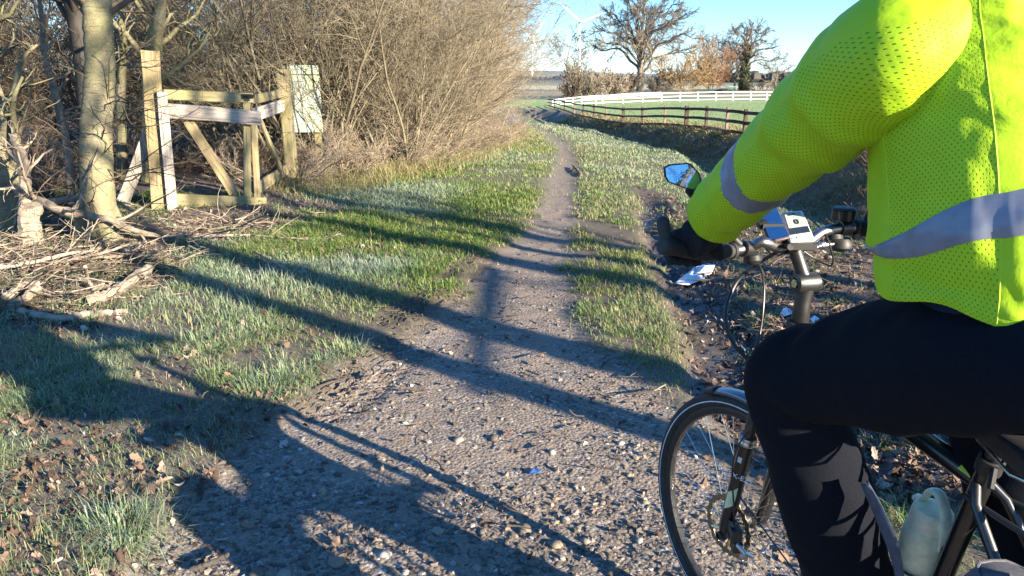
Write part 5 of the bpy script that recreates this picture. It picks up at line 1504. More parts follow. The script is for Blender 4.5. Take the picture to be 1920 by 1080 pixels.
# --- sleeves
gcL, gcR = GL[4], GR[4]
SHL = at_y(1668, 105, 1.165)
ELL = at_y(1492, 262, 1.345)
SHR = P_[int(n_ * .80)] - L1 * .185 + F1 * .02
WRL = at_y(1330, 412, gcL[1] - .045); WRR = gcR + UPV * .055 - F2 * .05


def sleeve_w(TT, SS, s):
    w = .075 * (fbm(TT * 1.1 + SS * 9, SS * 26 - TT * 1.2, 1.0, 31, 3) - .5) * 2
    w += .06 * np.sin(SS * 62 + 2.2 * np.sin(TT + 1) + 5 * fbm(TT, SS * 5, 1, 33)) * np.exp(-((s[:, None] - .5) / .22) ** 2)
    w += .05 * np.sin(SS * 75 + 3 * np.sin(TT)) * sstep(.78, .95, s)[:, None]
    return w


def sl_region(tc, s):
    d = np.degrees(tc) % 360
    r = np.zeros_like(d, int)
    r[(d > 10) & (d < 150 + 44 * s)] = 1
    r[np.abs(s - .735 - .02 * np.sin(tc * 2)) < .035] = 2
    return r


for nm, sh_, w_, el in (('sleeve', SHL, WRL, ELL - (SHL + WRL) / 2), ('sleeve', SHR, WRR, -L1 * .05 - UPV * .07)):
    mid = (sh_ + w_) / 2 + el
    pth = [sh_ - (mid - sh_) * .22 - L1 * (.11 if sh_ is SHL else -.11), sh_ - L1 * (.012 if sh_ is SHL else -.012), sh_ * .5 + mid * .5, mid, mid * .5 + w_ * .5 + el * .1, w_ - (w_ - mid) * .05]
    o, SV = limb(nm, pth, [(.06, .07), (.092, .096), (.089, .089), (.076, .074), (.068, .066), (.060, .059)], hv_mesh, rd, n=200, N=80, wr=sleeve_w, mats=[hv_mesh, hv_plain, tape], region=sl_region)
    so = o.modifiers.new('solid', 'SOLIDIFY'); so.thickness = .003; so.offset = -1

# --- trousers
def tr_w(TT, SS, s):
    w = .065 * (fbm(TT * 1.0 + SS * 5, SS * 14 - TT, 1.0, 41, 3) - .5) * 2
    w += .035 * np.sin(SS * 48 + 2.5 * np.sin(TT + 2) + 4 * fbm(TT, SS * 4, 1, 43)) * (np.exp(-((s[:, None] - .52) / .08) ** 2) + .7 * sstep(.82, 1, s)[:, None])
    return w


ANL = PEDAL_L + UPV * .125 - F1 * .085 - L1 * .05; ANR = PEDAL_R + UPV * .125 - F1 * .085
HL, HR = HIP + L1 * .095, HIP - L1 * .095
KNL = at_y(1482, 712, 1.40); KNR = (HR + ANR) / 2 + F1 * .22 + UPV * .09 - L1 * .02
tro = empty('trousers', HIP); tro.parent = rd; tro.location = Vector(HIP) - wloc(rd)
for sd_, h, k, a_ in ((1, HL, KNL, ANL), (-1, HR, KNR, ANR)):
    pth = [h - F1 * .20 + UPV * .055 - L1 * .03 * sd_, h - F1 * .02 + UPV * .015, h * .62 + k * .38 + UPV * .012, h * .25 + k * .75 + UPV * .008, k, k * .72 + a_ * .28 + F1 * .006, k * .4 + a_ * .6, a_ - UPV * .02]
    limb('trouser_leg', pth, [(.07, .085), (.108, .118), (.116, .105), (.098, .09), (.088, .088), (.098, .094), (.100, .098), (.090, .088)], pants_m, tro, n=110, N=56, wr=tr_w, up=(0, 0, 1) if False else L1)
V3 = []
for h_, f_, w_, d_ in ((-.068, .0, .06, .10), (-.060, -.01, .14, .16), (-.02, -.01, .19, .185), (.03, .0, .190, .175), (.075, .012, .18, .152), (.10, .02, .179, .15)):
    c = HIP + UPV * h_ + F1 * f_
    for q in np.linspace(0, 2 * np.pi, 48, endpoint=False): V3.append(c - L1 * w_ * math.cos(q) - F1 * d_ * math.sin(q))
mb = MB(); mb.grid(np.array(V3).reshape(6, 48, 3), True); build(mb, 'seat', pants_m, tro)
# open zip panel down the back of the left shin
c0 = [at_y(1622, 900, 1.30), at_y(1650, 950, 1.285), at_y(1672, 1000, 1.27), at_y(1682, 1042, 1.26), at_y(1690, 1100, 1.25)]
mb = MB(); V = []
for k, q in enumerate(spline(c0, 16)):
    wv_ = .010 * math.sin(math.pi * min(1, (k + .3) / 13)); V += [q + np.array([-.012 - wv_, -.012, 0]), q + np.array([-.004, -.022, 0.002]), q + np.array([.0, -.004, 0])]
mb.grid(np.array(V).reshape(16, 3, 3)); o = build(mb, 'zip_panel', gusset_m, tro); so = o.modifiers.new('s', 'SOLIDIFY'); so.thickness = .004

# --- body: one continuous skinned figure under the clothes
def skin_body():
    me = bpy.data.meshes.new('body'); vs, es, rs = [], [], []
    def v(p, r): vs.append(Vector(p) - wloc(rd)); rs.append(r); return len(vs) - 1
    def e(a_, b_): es.append((a_, b_)); return b_
    pel = v(HIP + UPV * .02, .12); w1 = e(pel, v(HIP + UPV * .2 + F1 * .06, .12)); ch = e(w1, v(HIP + UPV * .40 + F1 * .12, .13)); ub = e(ch, v(HIP + UPV * .52 + F1 * .16, .10))
    nk = e(ub, v(HIP + UPV * .63 + F1 * .20, .056)); hd0 = e(nk, v(HIP + UPV * .70 + F1 * .22, .068)); hd1 = e(hd0, v(HIP + UPV * .79 + F1 * .235, .092)); e(hd1, v(HIP + UPV * .87 + F1 * .225, .075))
    for s_, sh_, w_, el in ((1, SHL, WRL, ELL - (SHL + WRL) / 2), (-1, SHR, WRR, -L1 * .05 - UPV * .07)):
        a_ = e(ub, v(sh_, .06)); b_ = e(a_, v((sh_ + w_) / 2 + el, .042)); c_ = e(b_, v(w_, .028))
    for s_, h, k, a_ in ((1, HL, KNL, ANL), (-1, HR, KNR, ANR)):
        q = e(pel, v(h, .085)); q = e(q, v(k, .056)); q = e(q, v(k * .6 + a_ * .4, .05)); q = e(q, v(a_, .036)); e(q, v(a_ + F1 * .12 - UPV * .06, .032))
    me.from_pydata([tuple(q) for q in vs], es, []); o = add('body', me, None, rd)
    m = o.modifiers.new('skin', 'SKIN'); m.use_smooth_shade = True
    for q, r in zip(me.skin_vertices[0].data, rs): q.radius = (r, r)
    me.skin_vertices[0].data[0].use_root = True
    s = o.modifiers.new('sub', 'SUBSURF'); s.levels = s.render_levels = 2
    dg = bpy.context.evaluated_depsgraph_get(); m2 = bpy.data.meshes.new_from_object(o.evaluated_get(dg)); o.modifiers.clear(); o.data = m2; m2.materials.clear(); m2.materials.append(skin_m)
    return o


print('SH', SHL, 'P', P_[int(n_*.74)], 'EL', ELL, 'WR', WRL, 'HIP', HIP, 'KN', KNL, 'AN', ANL, 'upper', np.linalg.norm(ELL-SHL), 'fore', np.linalg.norm(WRL-ELL), 'thigh', np.linalg.norm(KNL-HL), 'shin', np.linalg.norm(ANL-KNL))
body = skin_body()
HC = HIP + UPV * .80 + F1 * .235
for s_ in (1, -1):
    mb = MB(); mb.lathe([(.0, .012), (.009, .009), (.012, 0), (.0, -.01)], HC + F1 * .088 + L1 * .032 * s_, F1, 12); build(mb, 'eye', plain('eye_white', (.7, .7, .7), .2), body)
    mb = MB(); mb.tube([HC + L1 * .088 * s_ + UPV * .025, HC + L1 * .100 * s_ - F1 * .012, HC + L1 * .09 * s_ - UPV * .035], [.008, .014, .006], 8); build(mb, 'ear', skin_m, body)
mb = MB(); mb.tube([HC + F1 * .09 + UPV * .02, HC + F1 * .115 - UPV * .015, HC + F1 * .095 - UPV * .025], [.008, .014, .012], 8); build(mb, 'nose', skin_m, body)
mb = MB(); mb.tube([HC + F1 * .088 + L1 * .024 - UPV * .055, HC + F1 * .096 - UPV * .054, HC + F1 * .088 - L1 * .024 - UPV * .055], [.003, .006, .003], 8); build(mb, 'mouth', plain('lips', (.45, .18, .15), .5), body)
mb = MB(); V = []
for q in np.linspace(0, 1, 9):
    for a_ in np.linspace(0, 2 * np.pi, 28, endpoint=False):
        r_ = math.cos(q * 1.5) ; V.append(HC + UPV * (.02 + .10 * math.sin(q * 1.5)) + F1 * (.135 * r_ * math.sin(a_) - .005) + L1 * .108 * r_ * math.cos(a_))
mb.grid(np.array(V).reshape(9, 28, 3), True); o = build(mb, 'helmet', blk_m, rd); so = o.modifiers.new('s', 'SOLIDIFY'); so.thickness = .015
for a_, sd_ in ((ANL, 1), (ANR, -1)):
    V = []; P3 = (PEDAL_L if sd_ > 0 else PEDAL_R) + UPV * .011
    for x_, w_, h_ in ((-.165, .02, .04), (-.16, .034, .075), (-.12, .037, .085), (-.06, .036, .075), (.02, .042, .058), (.08, .044, .045), (.115, .03, .032), (.125, .008, .012)):
        for q in np.linspace(0, 2 * np.pi, 18, endpoint=False):
            V.append(P3 + F1 * x_ + L1 * w_ * math.cos(q) + UPV * (h_ * .5 + h_ * .5 * max(-1, 1.25 * math.sin(q)) if math.sin(q) > -.8 else 0))
    mb = MB(); mb.grid(np.array(V).reshape(8, 18, 3), True); build(mb, 'shoe', shoe_m, rd)


# --- gloved hands closed round the grips
def hand(gpts, wr, side, name):
    ax = unit(gpts[-1] - gpts[0]); c = gpts[4] + ax * .026                 # from the little... thumb side lies towards the stem (gpts[0])
    root = MB(); vs, es, rs = [], [], []
    def v(p, r): vs.append(Vector(p) - wloc(rd)); rs.append(r); return len(vs) - 1
    up = unit(UPV - ax * np.dot(UPV, ax)); fw = unit(np.cross(up, ax)); fw = fw if np.dot(fw, F2) > 0 else -fw
    pw = v(wr, .038); pm = v(c + up * .030 - fw * .030, .036); es.append((pw, pm)); ph_ = v(c + ax * .036 - fw * .024 + up * .010, .030); es.append((pm, ph_))
    for k, off in enumerate((-.040, -.013, .014, .040)):       # index .. little
        rad = (.0145, .015, .0145, .013)[k]; q = c + ax * off; ln = (1, 1.08, 1.02, .86)[k]
        kn = v(q + up * .036 + fw * .012, .0165); es.append((pm, kn))
        a1 = v(q + up * .022 * ln + fw * (.036 * ln), rad); es.append((kn, a1))
        a2 = v(q - up * .012 + fw * (.032 * ln), rad * .95); es.append((a1, a2))
        a3 = v(q - up * .030 + fw * .006, rad * .85); es.append((a2, a3))
    t1 = v(c - ax * .045 + up * .022 - fw * .022, .018); es.append((pm, t1))
    t2 = v(c - ax * .068 + up * .004 - fw * .026, .0145); es.append((t1, t2)); t3 = v(c - ax * .082 - up * .012 - fw * .012, .012); es.append((t2, t3))
    me = bpy.data.meshes.new(name); me.from_pydata([tuple(q) for q in vs], es, []); o = add(name, me, None, rd)
    o.modifiers.new('skin', 'SKIN')
    for q, r in zip(me.skin_vertices[0].data, rs): q.radius = (r, r)
    me.skin_vertices[0].data[0].use_root = True
    s = o.modifiers.new('sub', 'SUBSURF'); s.levels = s.render_levels = 2
    dg = bpy.context.evaluated_depsgraph_get(); m2 = bpy.data.meshes.new_from_object(o.evaluated_get(dg)); o.modifiers.clear(); o.data = m2; m2.materials.clear(); m2.materials.append(glove_m)
    m2.polygons.foreach_set('use_smooth', np.ones(len(m2.polygons), bool))
    return o


hand(GL, WRL + F2 * .0, 1, 'glove')
hand(GR, WRR, -1, 'glove')
# ---------------------------------------------------------------- bare trees beside the track behind the camera: their shadows cross the path
SH = np.array([-math.sin(SUN_AZ), -math.cos(SUN_AZ)])          # direction of shadows on the ground


def shade_tree(gp, k, h, r, seed, label, lean=(0, 0), nl=13, fork=.3):
    base = np.array([gp[0], gp[1]]) - SH * k; z0 = float(g(base[0], base[1])); rg = np.random.default_rng(seed)
    b0 = np.array([base[0], base[1], z0]); th = empty('roadside_tree', b0, label, 'tree', 'bare trees beside the track')
    K = 16; P = np.zeros((1, K, 3)); P[0, :, 2] = np.linspace(-.2, h, K); P[0, :, 0] = np.linspace(0, lean[0], K); P[0, :, 1] = np.linspace(0, lean[1], K)
    P[0, 1:, :2] += np.cumsum(rg.normal(size=(K - 1, 2)) * .035, 0)
    Rr = r * np.linspace(1.12, .3, K)[None]
    l1, r1 = grow(P, Rr, nl, fork, .98, .42, .85, .05, .10, 9, rg, .42)
    l2, r2 = grow(l1, r1, 6, .2, 1, .5, .7, .03, .15, 6, rg, .5)
    l3, r3 = grow(l2, r2, 5, .15, 1, .5, .7, 0, .18, 4, rg, .55)
    add('trunk', tubes_mesh('trunk', [(P, Rr, 10), (l1, r1, 6)]), bark_smooth, th); add('crown', tubes_mesh('crown', [(l2, np.maximum(r2, .006), 4), (l3, np.maximum(r3, .004), 3)]), twig_dark, th)
    return th


shade_tree(at(1080, 632), 8.0, 9.5, .17, 301, 'bare roadside tree whose trunk shadow crosses the track beside the handlebar', fork=.36)
# a limb of the first tree whose shadow runs along the track
_t = [o for o in col.objects if o.name.startswith('roadside_tree')][0]
_S = np.array(SUN_DIR); _P = [at(*q) + _S * s_ for q, s_ in (((942, 500), 9.6), ((934, 560), 9.3), ((930, 620), 9.1), ((924, 690), 9.0), ((915, 735), 9.0))]
mb = MB(); mb.tube(spline(_P, 20), np.linspace(.05, .035, 20), 8); mb.build('limb', bark_smooth, _t)
shade_tree(at(1040, 506), 10.5, 9, .16, 302, 'bare roadside tree casting the farther shadow band over the grass', fork=.32)
shade_tree(at(960, 704), 6.6, 9, .13, 303, 'bare roadside tree casting the near shadow band over the gravel', fork=.42)
shade_tree(at(1000, 440), 14, 8.5, .12, 304, 'slim bare roadside tree shading the far edge of the verge', fork=.28)
shade_tree(at(1560, 560), 3.4, 6.5, .08, 305, 'thin bare sapling shading the leaf litter behind the rider', nl=12, fork=.2)
shade_tree(at(1300, 480), 8.4, 7, .09, 306, 'thin bare tree shading the muddy rut', nl=12, fork=.2)


shade_tree(np.array([.9, -6.5]), 0.0, 10, .2, 307, 'bare tree behind the camera seen in the bicycle mirror', lean=(-2.2, .4), nl=16, fork=.15)


# ---------------------------------------------------------------- grass
def blades(P, L, W, droop, tint, frost, rg, name, m, az=None):
    N = len(P); a = rg.random(N) * 6.283 if az is None else az
    d = np.stack([np.cos(a), np.sin(a), np.zeros(N)], 1); s = np.stack([-np.sin(a), np.cos(a), np.zeros(N)], 1)
    tl = droop * (.5 + rg.random(N)); L = np.asarray(L); W = np.asarray(W)
    p1 = P + d * (L * .45 * np.sin(tl * .55))[:, None] + UPV * (L * .5 * np.cos(tl * .55))[:, None]
    p2 = p1 + d * (L * .55 * np.sin(np.minimum(tl * 1.4, 1.9)))[:, None] + UPV * (L * .55 * np.cos(np.minimum(tl * 1.4, 1.9)))[:, None]
    w = s * (W / 2)[:, None]
    V = np.stack([P - w, P + w, p1 - w * .8, p1 + w * .8, p2], 1).reshape(-1, 3)
    i = np.arange(N)[:, None] * 5
    me = mesh_np(name, V, [np.hstack([i, i + 1, i + 3, i + 2]), np.hstack([i + 2, i + 3, i + 4])],
                 dict(tint=np.repeat(tint, 5), frost=np.repeat(frost, 5) * np.tile([.2, .2, .8, .8, 1.2], N)), smooth=False)
    return add(name, me, m)


def grass_mat(name):
    t = NT(name)
    c = t.ramp(t.attr('tint'), [(0, (.066, .14, .026)), (.45, (.13, .21, .04)), (.75, (.20, .22, .06)), (1, (.34, .27, .14))])
    c = t.mix(t.attr('frost'), c, (.46, .52, .50))
    m = t.done(c, .55, Specular_IOR_Level=.35)
    tr_ = t.n('BsdfTranslucent'); t.l(c, tr_.inputs[0]); mx = t.n('MixShader'); mx.inputs[0].default_value = .32
    t.l(t.p.outputs[0], mx.inputs[1]); t.l(tr_.outputs[0], mx.inputs[2])
    out = t.t.nodes['Material Output']; t.l(mx.outputs[0], out.inputs[0]); return m


grass_m = grass_mat('grass_blade')
thatch_m = noisy('dead_thatch', (.09, .065, .04), (.30, .235, .15), 8, .85, 0, c3=(.18, .135, .085))
rg = np.random.default_rng(12)


def frost_at(x, y):
    e = ditch_e(x, y)
    f = sstep(.40, .66, fbm(x, y, .55, 71)) * (.40 + .60 * sstep(1.2, -1.2, x)) + .75 * sstep(-3.2, -.4, e) * sstep(6, 10, y) + .35 * sstep(-.2, .4, e) * sstep(8, 12, y)
    return np.clip(f, 0, 1)


def field_pts(N, y0, y1, spread=.78, side=0.7):
    y = np.exp(rg.random(N) * (math.log(y1) - math.log(y0)) + math.log(y0)); x = (rg.random(N) * 2 - 1) * (spread * y + side); return x, y


# short turf
x, y = field_pts(900000, 1.3, 42)
p_, m_, l_, h_, b_ = zones(x, y); e = ditch_e(x, y)
patch = sstep(.36, .60, fbm(x, y, 1.5, 91, 3)) * .85 + .15
lawn = sstep(4.2, 6.5, y) * sstep(-3.8, -2.4, x + .25 * (y - 6)) + sstep(7.5, 10, y)
dens = (1 - p_) ** 2 * (1 - m_) * (1 - .93 * l_) * (1 - h_) * (1 - .8 * b_) * np.clip(.12 * patch + patch * np.clip(lawn, 0, 1), 0, 1)
strip = (x > np.interp(y, PR[:, 1], PR[:, 0]) - .1) & (x < np.interp(y, ML[:, 1], ML[:, 0]) + .1) & (y > 3.4) & (y < 12)
dens = np.where(strip, (1 - p_) * (1 - m_) * sstep(.30, .55, fbm(x, y, 2.2, 93, 3)) * (.35 + .65 * sstep(4.0, 6, y)), dens)
dens += .05 * p_ * sstep(.6, .75, fbm(x, y, 2.5, 95, 3)) * sstep(3, 4, y)
near_right = (x > np.interp(y, PR[:, 1], PR[:, 0])) & (y < 3.6); dens = np.where(near_right, dens * .25, dens)
dens = dens * (1 - .85 * tread_mask(x, y))
k = (rg.random(len(x)) < dens) & (e < 3.0)
x, y = x[k], y[k]; z = ground_z(x, y)
L = (.024 + .026 * rg.random(len(x))) * (1 + .028 * y) * (1 + .8 * sstep(.5, .75, fbm(x, y, 1.1, 97))) * np.where(x < -1, 1.25, 1.0)
W = np.maximum(.0028, .00105 * y) * (.7 + .6 * rg.random(len(x)))
tint = np.clip(.18 + .5 * fbm(x, y, .9, 98) + .28 * rg.normal(size=len(x)) * .6 + .22 * sstep(-.6, .8, x) * (1 - sstep(2, 4, x)), 0, 1)
tint = np.where(rg.random(len(x)) < .14, .95, tint)
tag(blades(np.stack([x, y, z - .004], 1), L, W, .8, tint, frost_at(x, y) * (.15 + .55 * rg.random(len(x))) * (.45 + .55 * sstep(3.5, 6, y)), rg, 'grass', grass_m), kind='stuff')

# tufts of longer grass on the left verge and among the litter
cx, cy = field_pts(15000, 1.35, 11, .8, .4)
p_, m_, l_, h_, b_ = zones(cx, cy); edgeL = np.interp(cy, PL[:, 1], PL[:, 0])
w = (1 - p_) ** 2 * (1 - m_) * (1 - .80 * l_) * (1 - h_) * sstep(.33, .56, fbm(cx, cy, 1.0, 101, 3)) * np.where(cx < edgeL, 1.0, np.where(cy > 4, .30, .16))
w = np.maximum(w, .06 * l_)
k = rg.random(len(cx)) < w * (1 - .9 * tread_mask(cx, cy)) * np.where(cx < edgeL, .72, .8); cx, cy = cx[k], cy[k]
size = (.55 + 1.0 * rg.random(len(cx)) ** 1.5) * np.where(cx < np.interp(cy, PL[:, 1], PL[:, 0]), 1.0, .62); nb = (70 * size * (1.0 - .5 * sstep(5, 10, cy))).astype(int) + 8
ix = np.repeat(np.arange(len(cx)), nb); M = len(ix)
az = rg.random(M) * 6.283; rad = .085 * size[ix] * np.sqrt(rg.random(M)) * (1 + .05 * cy[ix])
x = cx[ix] + rad * np.cos(az); y = cy[ix] + rad * np.sin(az) * .9; z = ground_z(x, y)
L = (.032 + .085 * rg.random(M)) * (.55 + .6 * size[ix]); W = np.maximum(.0032, .00095 * y) * (.7 + .7 * rg.random(M))
tint = np.clip((.15 + .55 * rg.random(len(cx)))[ix] + .2 * rg.normal(size=M) * .6, 0, 1); tint = np.where(rg.random(M) < .10, .97, tint)
fr = np.clip(frost_at(cx, cy) * .6 + .25 * rg.random(len(cx)) * (cx < -.8), 0, 1)[ix] * (.15 + .6 * rg.random(M))
tag(blades(np.stack([x, y, z - .006], 1), L, W, 1.3, tint, fr, rg, 'grass_tufts', grass_m, az + rg.normal(size=M) * .5), kind='stuff')

# flat dead thatch between the tufts
x, y = field_pts(90000, 1.35, 9, .8, .4); p_, m_, l_, h_, b_ = zones(x, y)
k = (rg.random(len(x)) < (.42 * (1 - p_) * (1 - m_) * (x < np.interp(y, PL[:, 1], PL[:, 0]) + .15) + .16 * l_ + .12 * m_)) & (ditch_e(x, y) < 0); x, y = x[k], y[k]; N = len(x)
tag(blades(np.stack([x, y, ground_z(x, y) + .002], 1), .03 + .07 * rg.random(N), np.maximum(.0022, .0008 * y), 2.6, np.clip(.95 + .12 * rg.normal(size=N), 0, 1), .2 * rg.random(N), rg, 'dead_thatch', thatch_m), kind='stuff')

# long withered grass on the ditch bank and under the fence
N = 60000; y = np.exp(rg.random(N) * (math.log(48) - math.log(6)) + math.log(6)); e = .35 + 3.8 * rg.random(N); x = np.interp(y, DITCH[:, 1], DITCH[:, 0]) + e
k = (rg.random(N) < (.35 + .65 * sstep(.35, .6, fbm(x, y, .8, 111)))) & (np.abs(x) < .8 * y + 1); x, y, e = x[k], y[k], e[k]; N = len(x)
tag(blades(np.stack([x, y, g(x, y) - .01], 1), (.10 + .24 * rg.random(N)) * (.55 + .45 * sstep(.6, 1.6, e)), np.maximum(.004, .0012 * y), 1.5, np.clip(.92 + .25 * rg.normal(size=N) * .6 - .6 * (e < .8), 0, 1), .35 * rg.random(N) * (e < 1.0), rg, 'withered_grass', grass_m, np.pi + rg.normal(size=N) * .8), kind='stuff')
# paddock beyond the fence
N = 26000; y = np.exp(rg.random(N) * (math.log(80) - math.log(26)) + math.log(26)); x = np.interp(y, DITCH[:, 1], DITCH[:, 0]) + 3.5 + rg.random(N) * (.62 * y); k = x < .75 * y; x, y = x[k], y[k]; N = len(x)
tag(blades(np.stack([x, y, g(x, y) - .01], 1), .03 + .035 * rg.random(N), .0016 * y, 1.0, np.clip(.55 + .2 * rg.normal(size=N), 0, 1), .25 * rg.random(N), rg, 'paddock_grass', grass_m), kind='stuff')
# straw stems at the foot of the hedge and round the gate
hp = HEDGE; N = 6500; s = rg.random(N) * (len(hp) - 1); i0 = s.astype(int); f = (s - i0)[:, None]; q = hp[i0] * (1 - f) + hp[i0 + 1] * f
x = q[:, 0] - .15 + .28 * rg.normal(size=N); y = q[:, 1] + .25 * rg.normal(size=N)
tag(blades(np.stack([x, y, ground_z(x, y) - .01], 1), .12 + .30 * rg.random(N) ** 2, np.maximum(.003, .0007 * y), 1.2, np.clip(.9 + .15 * rg.normal(size=N), 0, 1), .1 * rg.random(N), rg, 'straw_stems', grass_m), kind='stuff')


# ---------------------------------------------------------------- dead leaves
def leaf_mat():
    t = NT('dead_leaf')
    c = t.ramp(t.attr('tint'), [(0, (.03, .021, .016)), (.35, (.085, .052, .036)), (.7, (.16, .105, .07)), (.92, (.28, .205, .15)), (1, (.38, .33, .28))])
    return t.done(c, .75, Specular_IOR_Level=.3)


leaf_m = leaf_mat()


def dead_leaves(x, y, size, name, lift=.008):
    N = len(x); a = rg.random(N) * 6.283; n_ = 9
    out = np.array([(0, -.5), (.22, -.28), (.16, -.12), (.36, .06), (.2, .18), (.22, .36), (0, .55), (-.22, .34), (-.2, .18), (-.36, .04), (-.16, -.12), (-.22, -.28)])
    K = len(out); cu = (rg.random(N) - .3) * 1.6; tl = rg.normal(size=(N, 2)) * .45
    lx = out[None, :, 0] * size[:, None] * (.75 + .5 * rg.random((N, 1))); ly = out[None, :, 1] * size[:, None]
    zc = np.abs(lx) * cu[:, None] + ly ** 2 / size[:, None] * .8 * rg.normal(size=(N, 1)) + lx * tl[:, :1] + ly * tl[:, 1:]
    zc = zc - zc.min(1, keepdims=True) * .8
    ca, sa = np.cos(a)[:, None], np.sin(a)[:, None]
    V = np.stack([x[:, None] + lx * ca - ly * sa, y[:, None] + lx * sa + ly * ca, ground_z(x, y)[:, None] + lift * rg.random((N, 1)) + zc], -1)
    V = np.concatenate([V, V.mean(1, keepdims=True)], 1)
    i = np.arange(N)[:, None] * (K + 1); T = np.vstack([np.hstack([i + K, i + j, i + (j + 1) % K]) for j in range(K)])
    me = mesh_np(name, V.reshape(-1, 3), [T], dict(tint=np.repeat(rg.random(N), K + 1)), smooth=False); return add(name, me, leaf_m)


x, y = field_pts(60000, 1.3, 13, .8, .5); p_, m_, l_, h_, b_ = zones(x, y)
far_l = (x < np.interp(y, PL[:, 1], PL[:, 0])) & (y < 7)
w = np.maximum(l_ * (.5 + .5 * fbm(x, y, 2, 121)), np.maximum(h_ * .35, far_l * .24 * sstep(.40, .60, fbm(x, y, 1.2, 123)))) * (1 - p_) + .012 * p_ + .30 * m_ * (y < 7) + .10 * (x > 1.6) * (y < 4)
k = (rg.random(len(x)) < w) & (ditch_e(x, y) < .6); x, y = x[k], y[k]
tag(dead_leaves(x, y, (.02 + .03 * rg.random(len(x))) * (1 + .02 * y), 'leaf_litter'), kind='stuff')
for k, (px, py, s, lb) in enumerate(((308, 1022, .05, 'big pale brown oak leaf at the bottom left of the verge'), (415, 790, .06, 'curled brown leaf lying in the grass beside the gravel edge'), (305, 915, .05, 'light tan leaf at the edge of the gravel'), (65, 930, .06, 'curled brown leaf among long grass at the left edge'),
                                       (100, 1050, .055, 'reddish brown leaf lying low in the bottom left grass'), (150, 960, .05, 'small pale leaf under the grass tufts'), (135, 760, .055, 'grey brown leaf on bare soil left of the tufts'))):
    p = at(px, py); o = dead_leaves(np.array([p[0]]), np.array([p[1]]), np.array([s]), 'dead_leaf', .02)
    tag(o, lb, 'leaf', 'single dead leaves')

# ---------------------------------------------------------------- gravel and stones
ico = np.array([(0, .525731, .850651), (0, -.525731, .850651), (0, .525731, -.850651), (0, -.525731, -.850651), (.525731, .850651, 0), (-.525731, .850651, 0), (.525731, -.850651, 0), (-.525731, -.850651, 0), (.850651, 0, .525731), (-.850651, 0, .525731), (.850651, 0, -.525731), (-.850651, 0, -.525731)])
icf = np.array([(0, 1, 8), (0, 4, 5), (0, 5, 9), (0, 8, 4), (0, 9, 1), (1, 6, 8), (1, 7, 6), (1, 9, 7), (2, 3, 11), (2, 4, 10), (2, 5, 4), (2, 10, 3), (2, 11, 5), (3, 6, 7), (3, 7, 11), (3, 10, 6), (4, 8, 10), (5, 11, 9), (6, 10, 8), (7, 9, 11)])
t = NT('gravel'); n_ = t.noise(t.coord('Object'), 120, 3)
c = t.ramp(t.attr('tint'), [(0, (.05, .041, .033)), (.4, (.11, .090, .070)), (.68, (.175, .144, .110)), (.86, (.22, .17, .11)), (.96, (.29, .26, .22)), (1, (.50, .47, .42))])
stone_m = t.done(t.mix(t.ramp(n_, [(.35, .35), (.65, 0)]), c, (.08, .07, .06)), .7, t.bump(n_, .3, .002))
x, y = field_pts(72000, 1.3, 9.5, .62, .5); p_, m_, l_, h_, b_ = zones(x, y)
w = p_ * (.25 + .75 * sstep(.36, .58, fbm(x, y, 1.7, 131))) * (1 - .6 * sstep(3.2, 5.5, y)) + .10 * (x > 1) * (y < 4) + .03 * (1 - p_) * (y < 4)
k = rg.random(len(x)) < w; x, y = x[k], y[k]; N = len(x)
s = (.003 + .0095 * rg.random(N) ** 2.8) * (1 + .03 * y)
Vv = ico[None] * (1 + .28 * rg.normal(size=(N, 12, 1))) * (s[:, None] * (np.array([1, 1, .62]) + .28 * rg.normal(size=(N, 3))))[:, None]
a = rg.random(N) * 6.283; Vr = np.stack([Vv[..., 0] * np.cos(a)[:, None] - Vv[..., 1] * np.sin(a)[:, None], Vv[..., 0] * np.sin(a)[:, None] + Vv[..., 1] * np.cos(a)[:, None], Vv[..., 2]], -1)
Vr += np.stack([x, y, ground_z(x, y) + s * .02], 1)[:, None]
big_ = s > .0062
oct_f = np.array([(0, 8, 4), (0, 4, 9), (0, 9, 6), (0, 6, 8), (2, 4, 8), (2, 9, 4), (2, 6, 9), (2, 8, 6)])
F = np.vstack([(np.nonzero(big_)[0][:, None, None] * 12 + icf[None]).reshape(-1, 3), (np.nonzero(~big_)[0][:, None, None] * 12 + oct_f[None]).reshape(-1, 3)])
tag(add('gravel', mesh_np('gravel', Vr.reshape(-1, 3), [F], dict(tint=np.repeat(rg.random(N) ** 1.5, 12)), smooth=False), stone_m), kind='stuff')
STN = []
for k in range(6):
    v = ico * (1 + .16 * rg.normal(size=(12, 1))) * np.array([1, .8, .55]); bm = mesh_np('stone', v, [icf], dict(tint=np.full(12, (.5, .66, .8, .92, .3, .97)[k])))
    bm.materials.append(stone_m); STN.append(bm)
spots = [(985, 980, .034), (905, 985, .026), (845, 885, .03), (860, 815, .03), (925, 812, .03), (1165, 822, .02), (710, 848, .022), (915, 690, .025), (880, 660, .022), (820, 985, .026), (965, 905, .018), (1035, 838, .02), (1000, 1040, .03), (650, 1000, .026), (630, 1045, .034),
         (530, 1065, .03), (480, 1070, .036), (720, 1030, .028), (700, 960, .02), (590, 930, .016), (1045, 1010, .03), (1100, 1000, .024), (1150, 1060, .026), (1200, 1000, .02), (1130, 930, .018), (1080, 900, .02), (780, 905, .02), (560, 915, .02), (460, 955, .02), (500, 880, .018),
         (390, 962, .018), (405, 985, .016), (510, 965, .02), (895, 1050, .02), (830, 1020, .02), (760, 1060, .018), (940, 940, .018), (1180, 880, .02), (1210, 930, .018), (1060, 960, .02), (620, 720, .02), (560, 875, .018)]
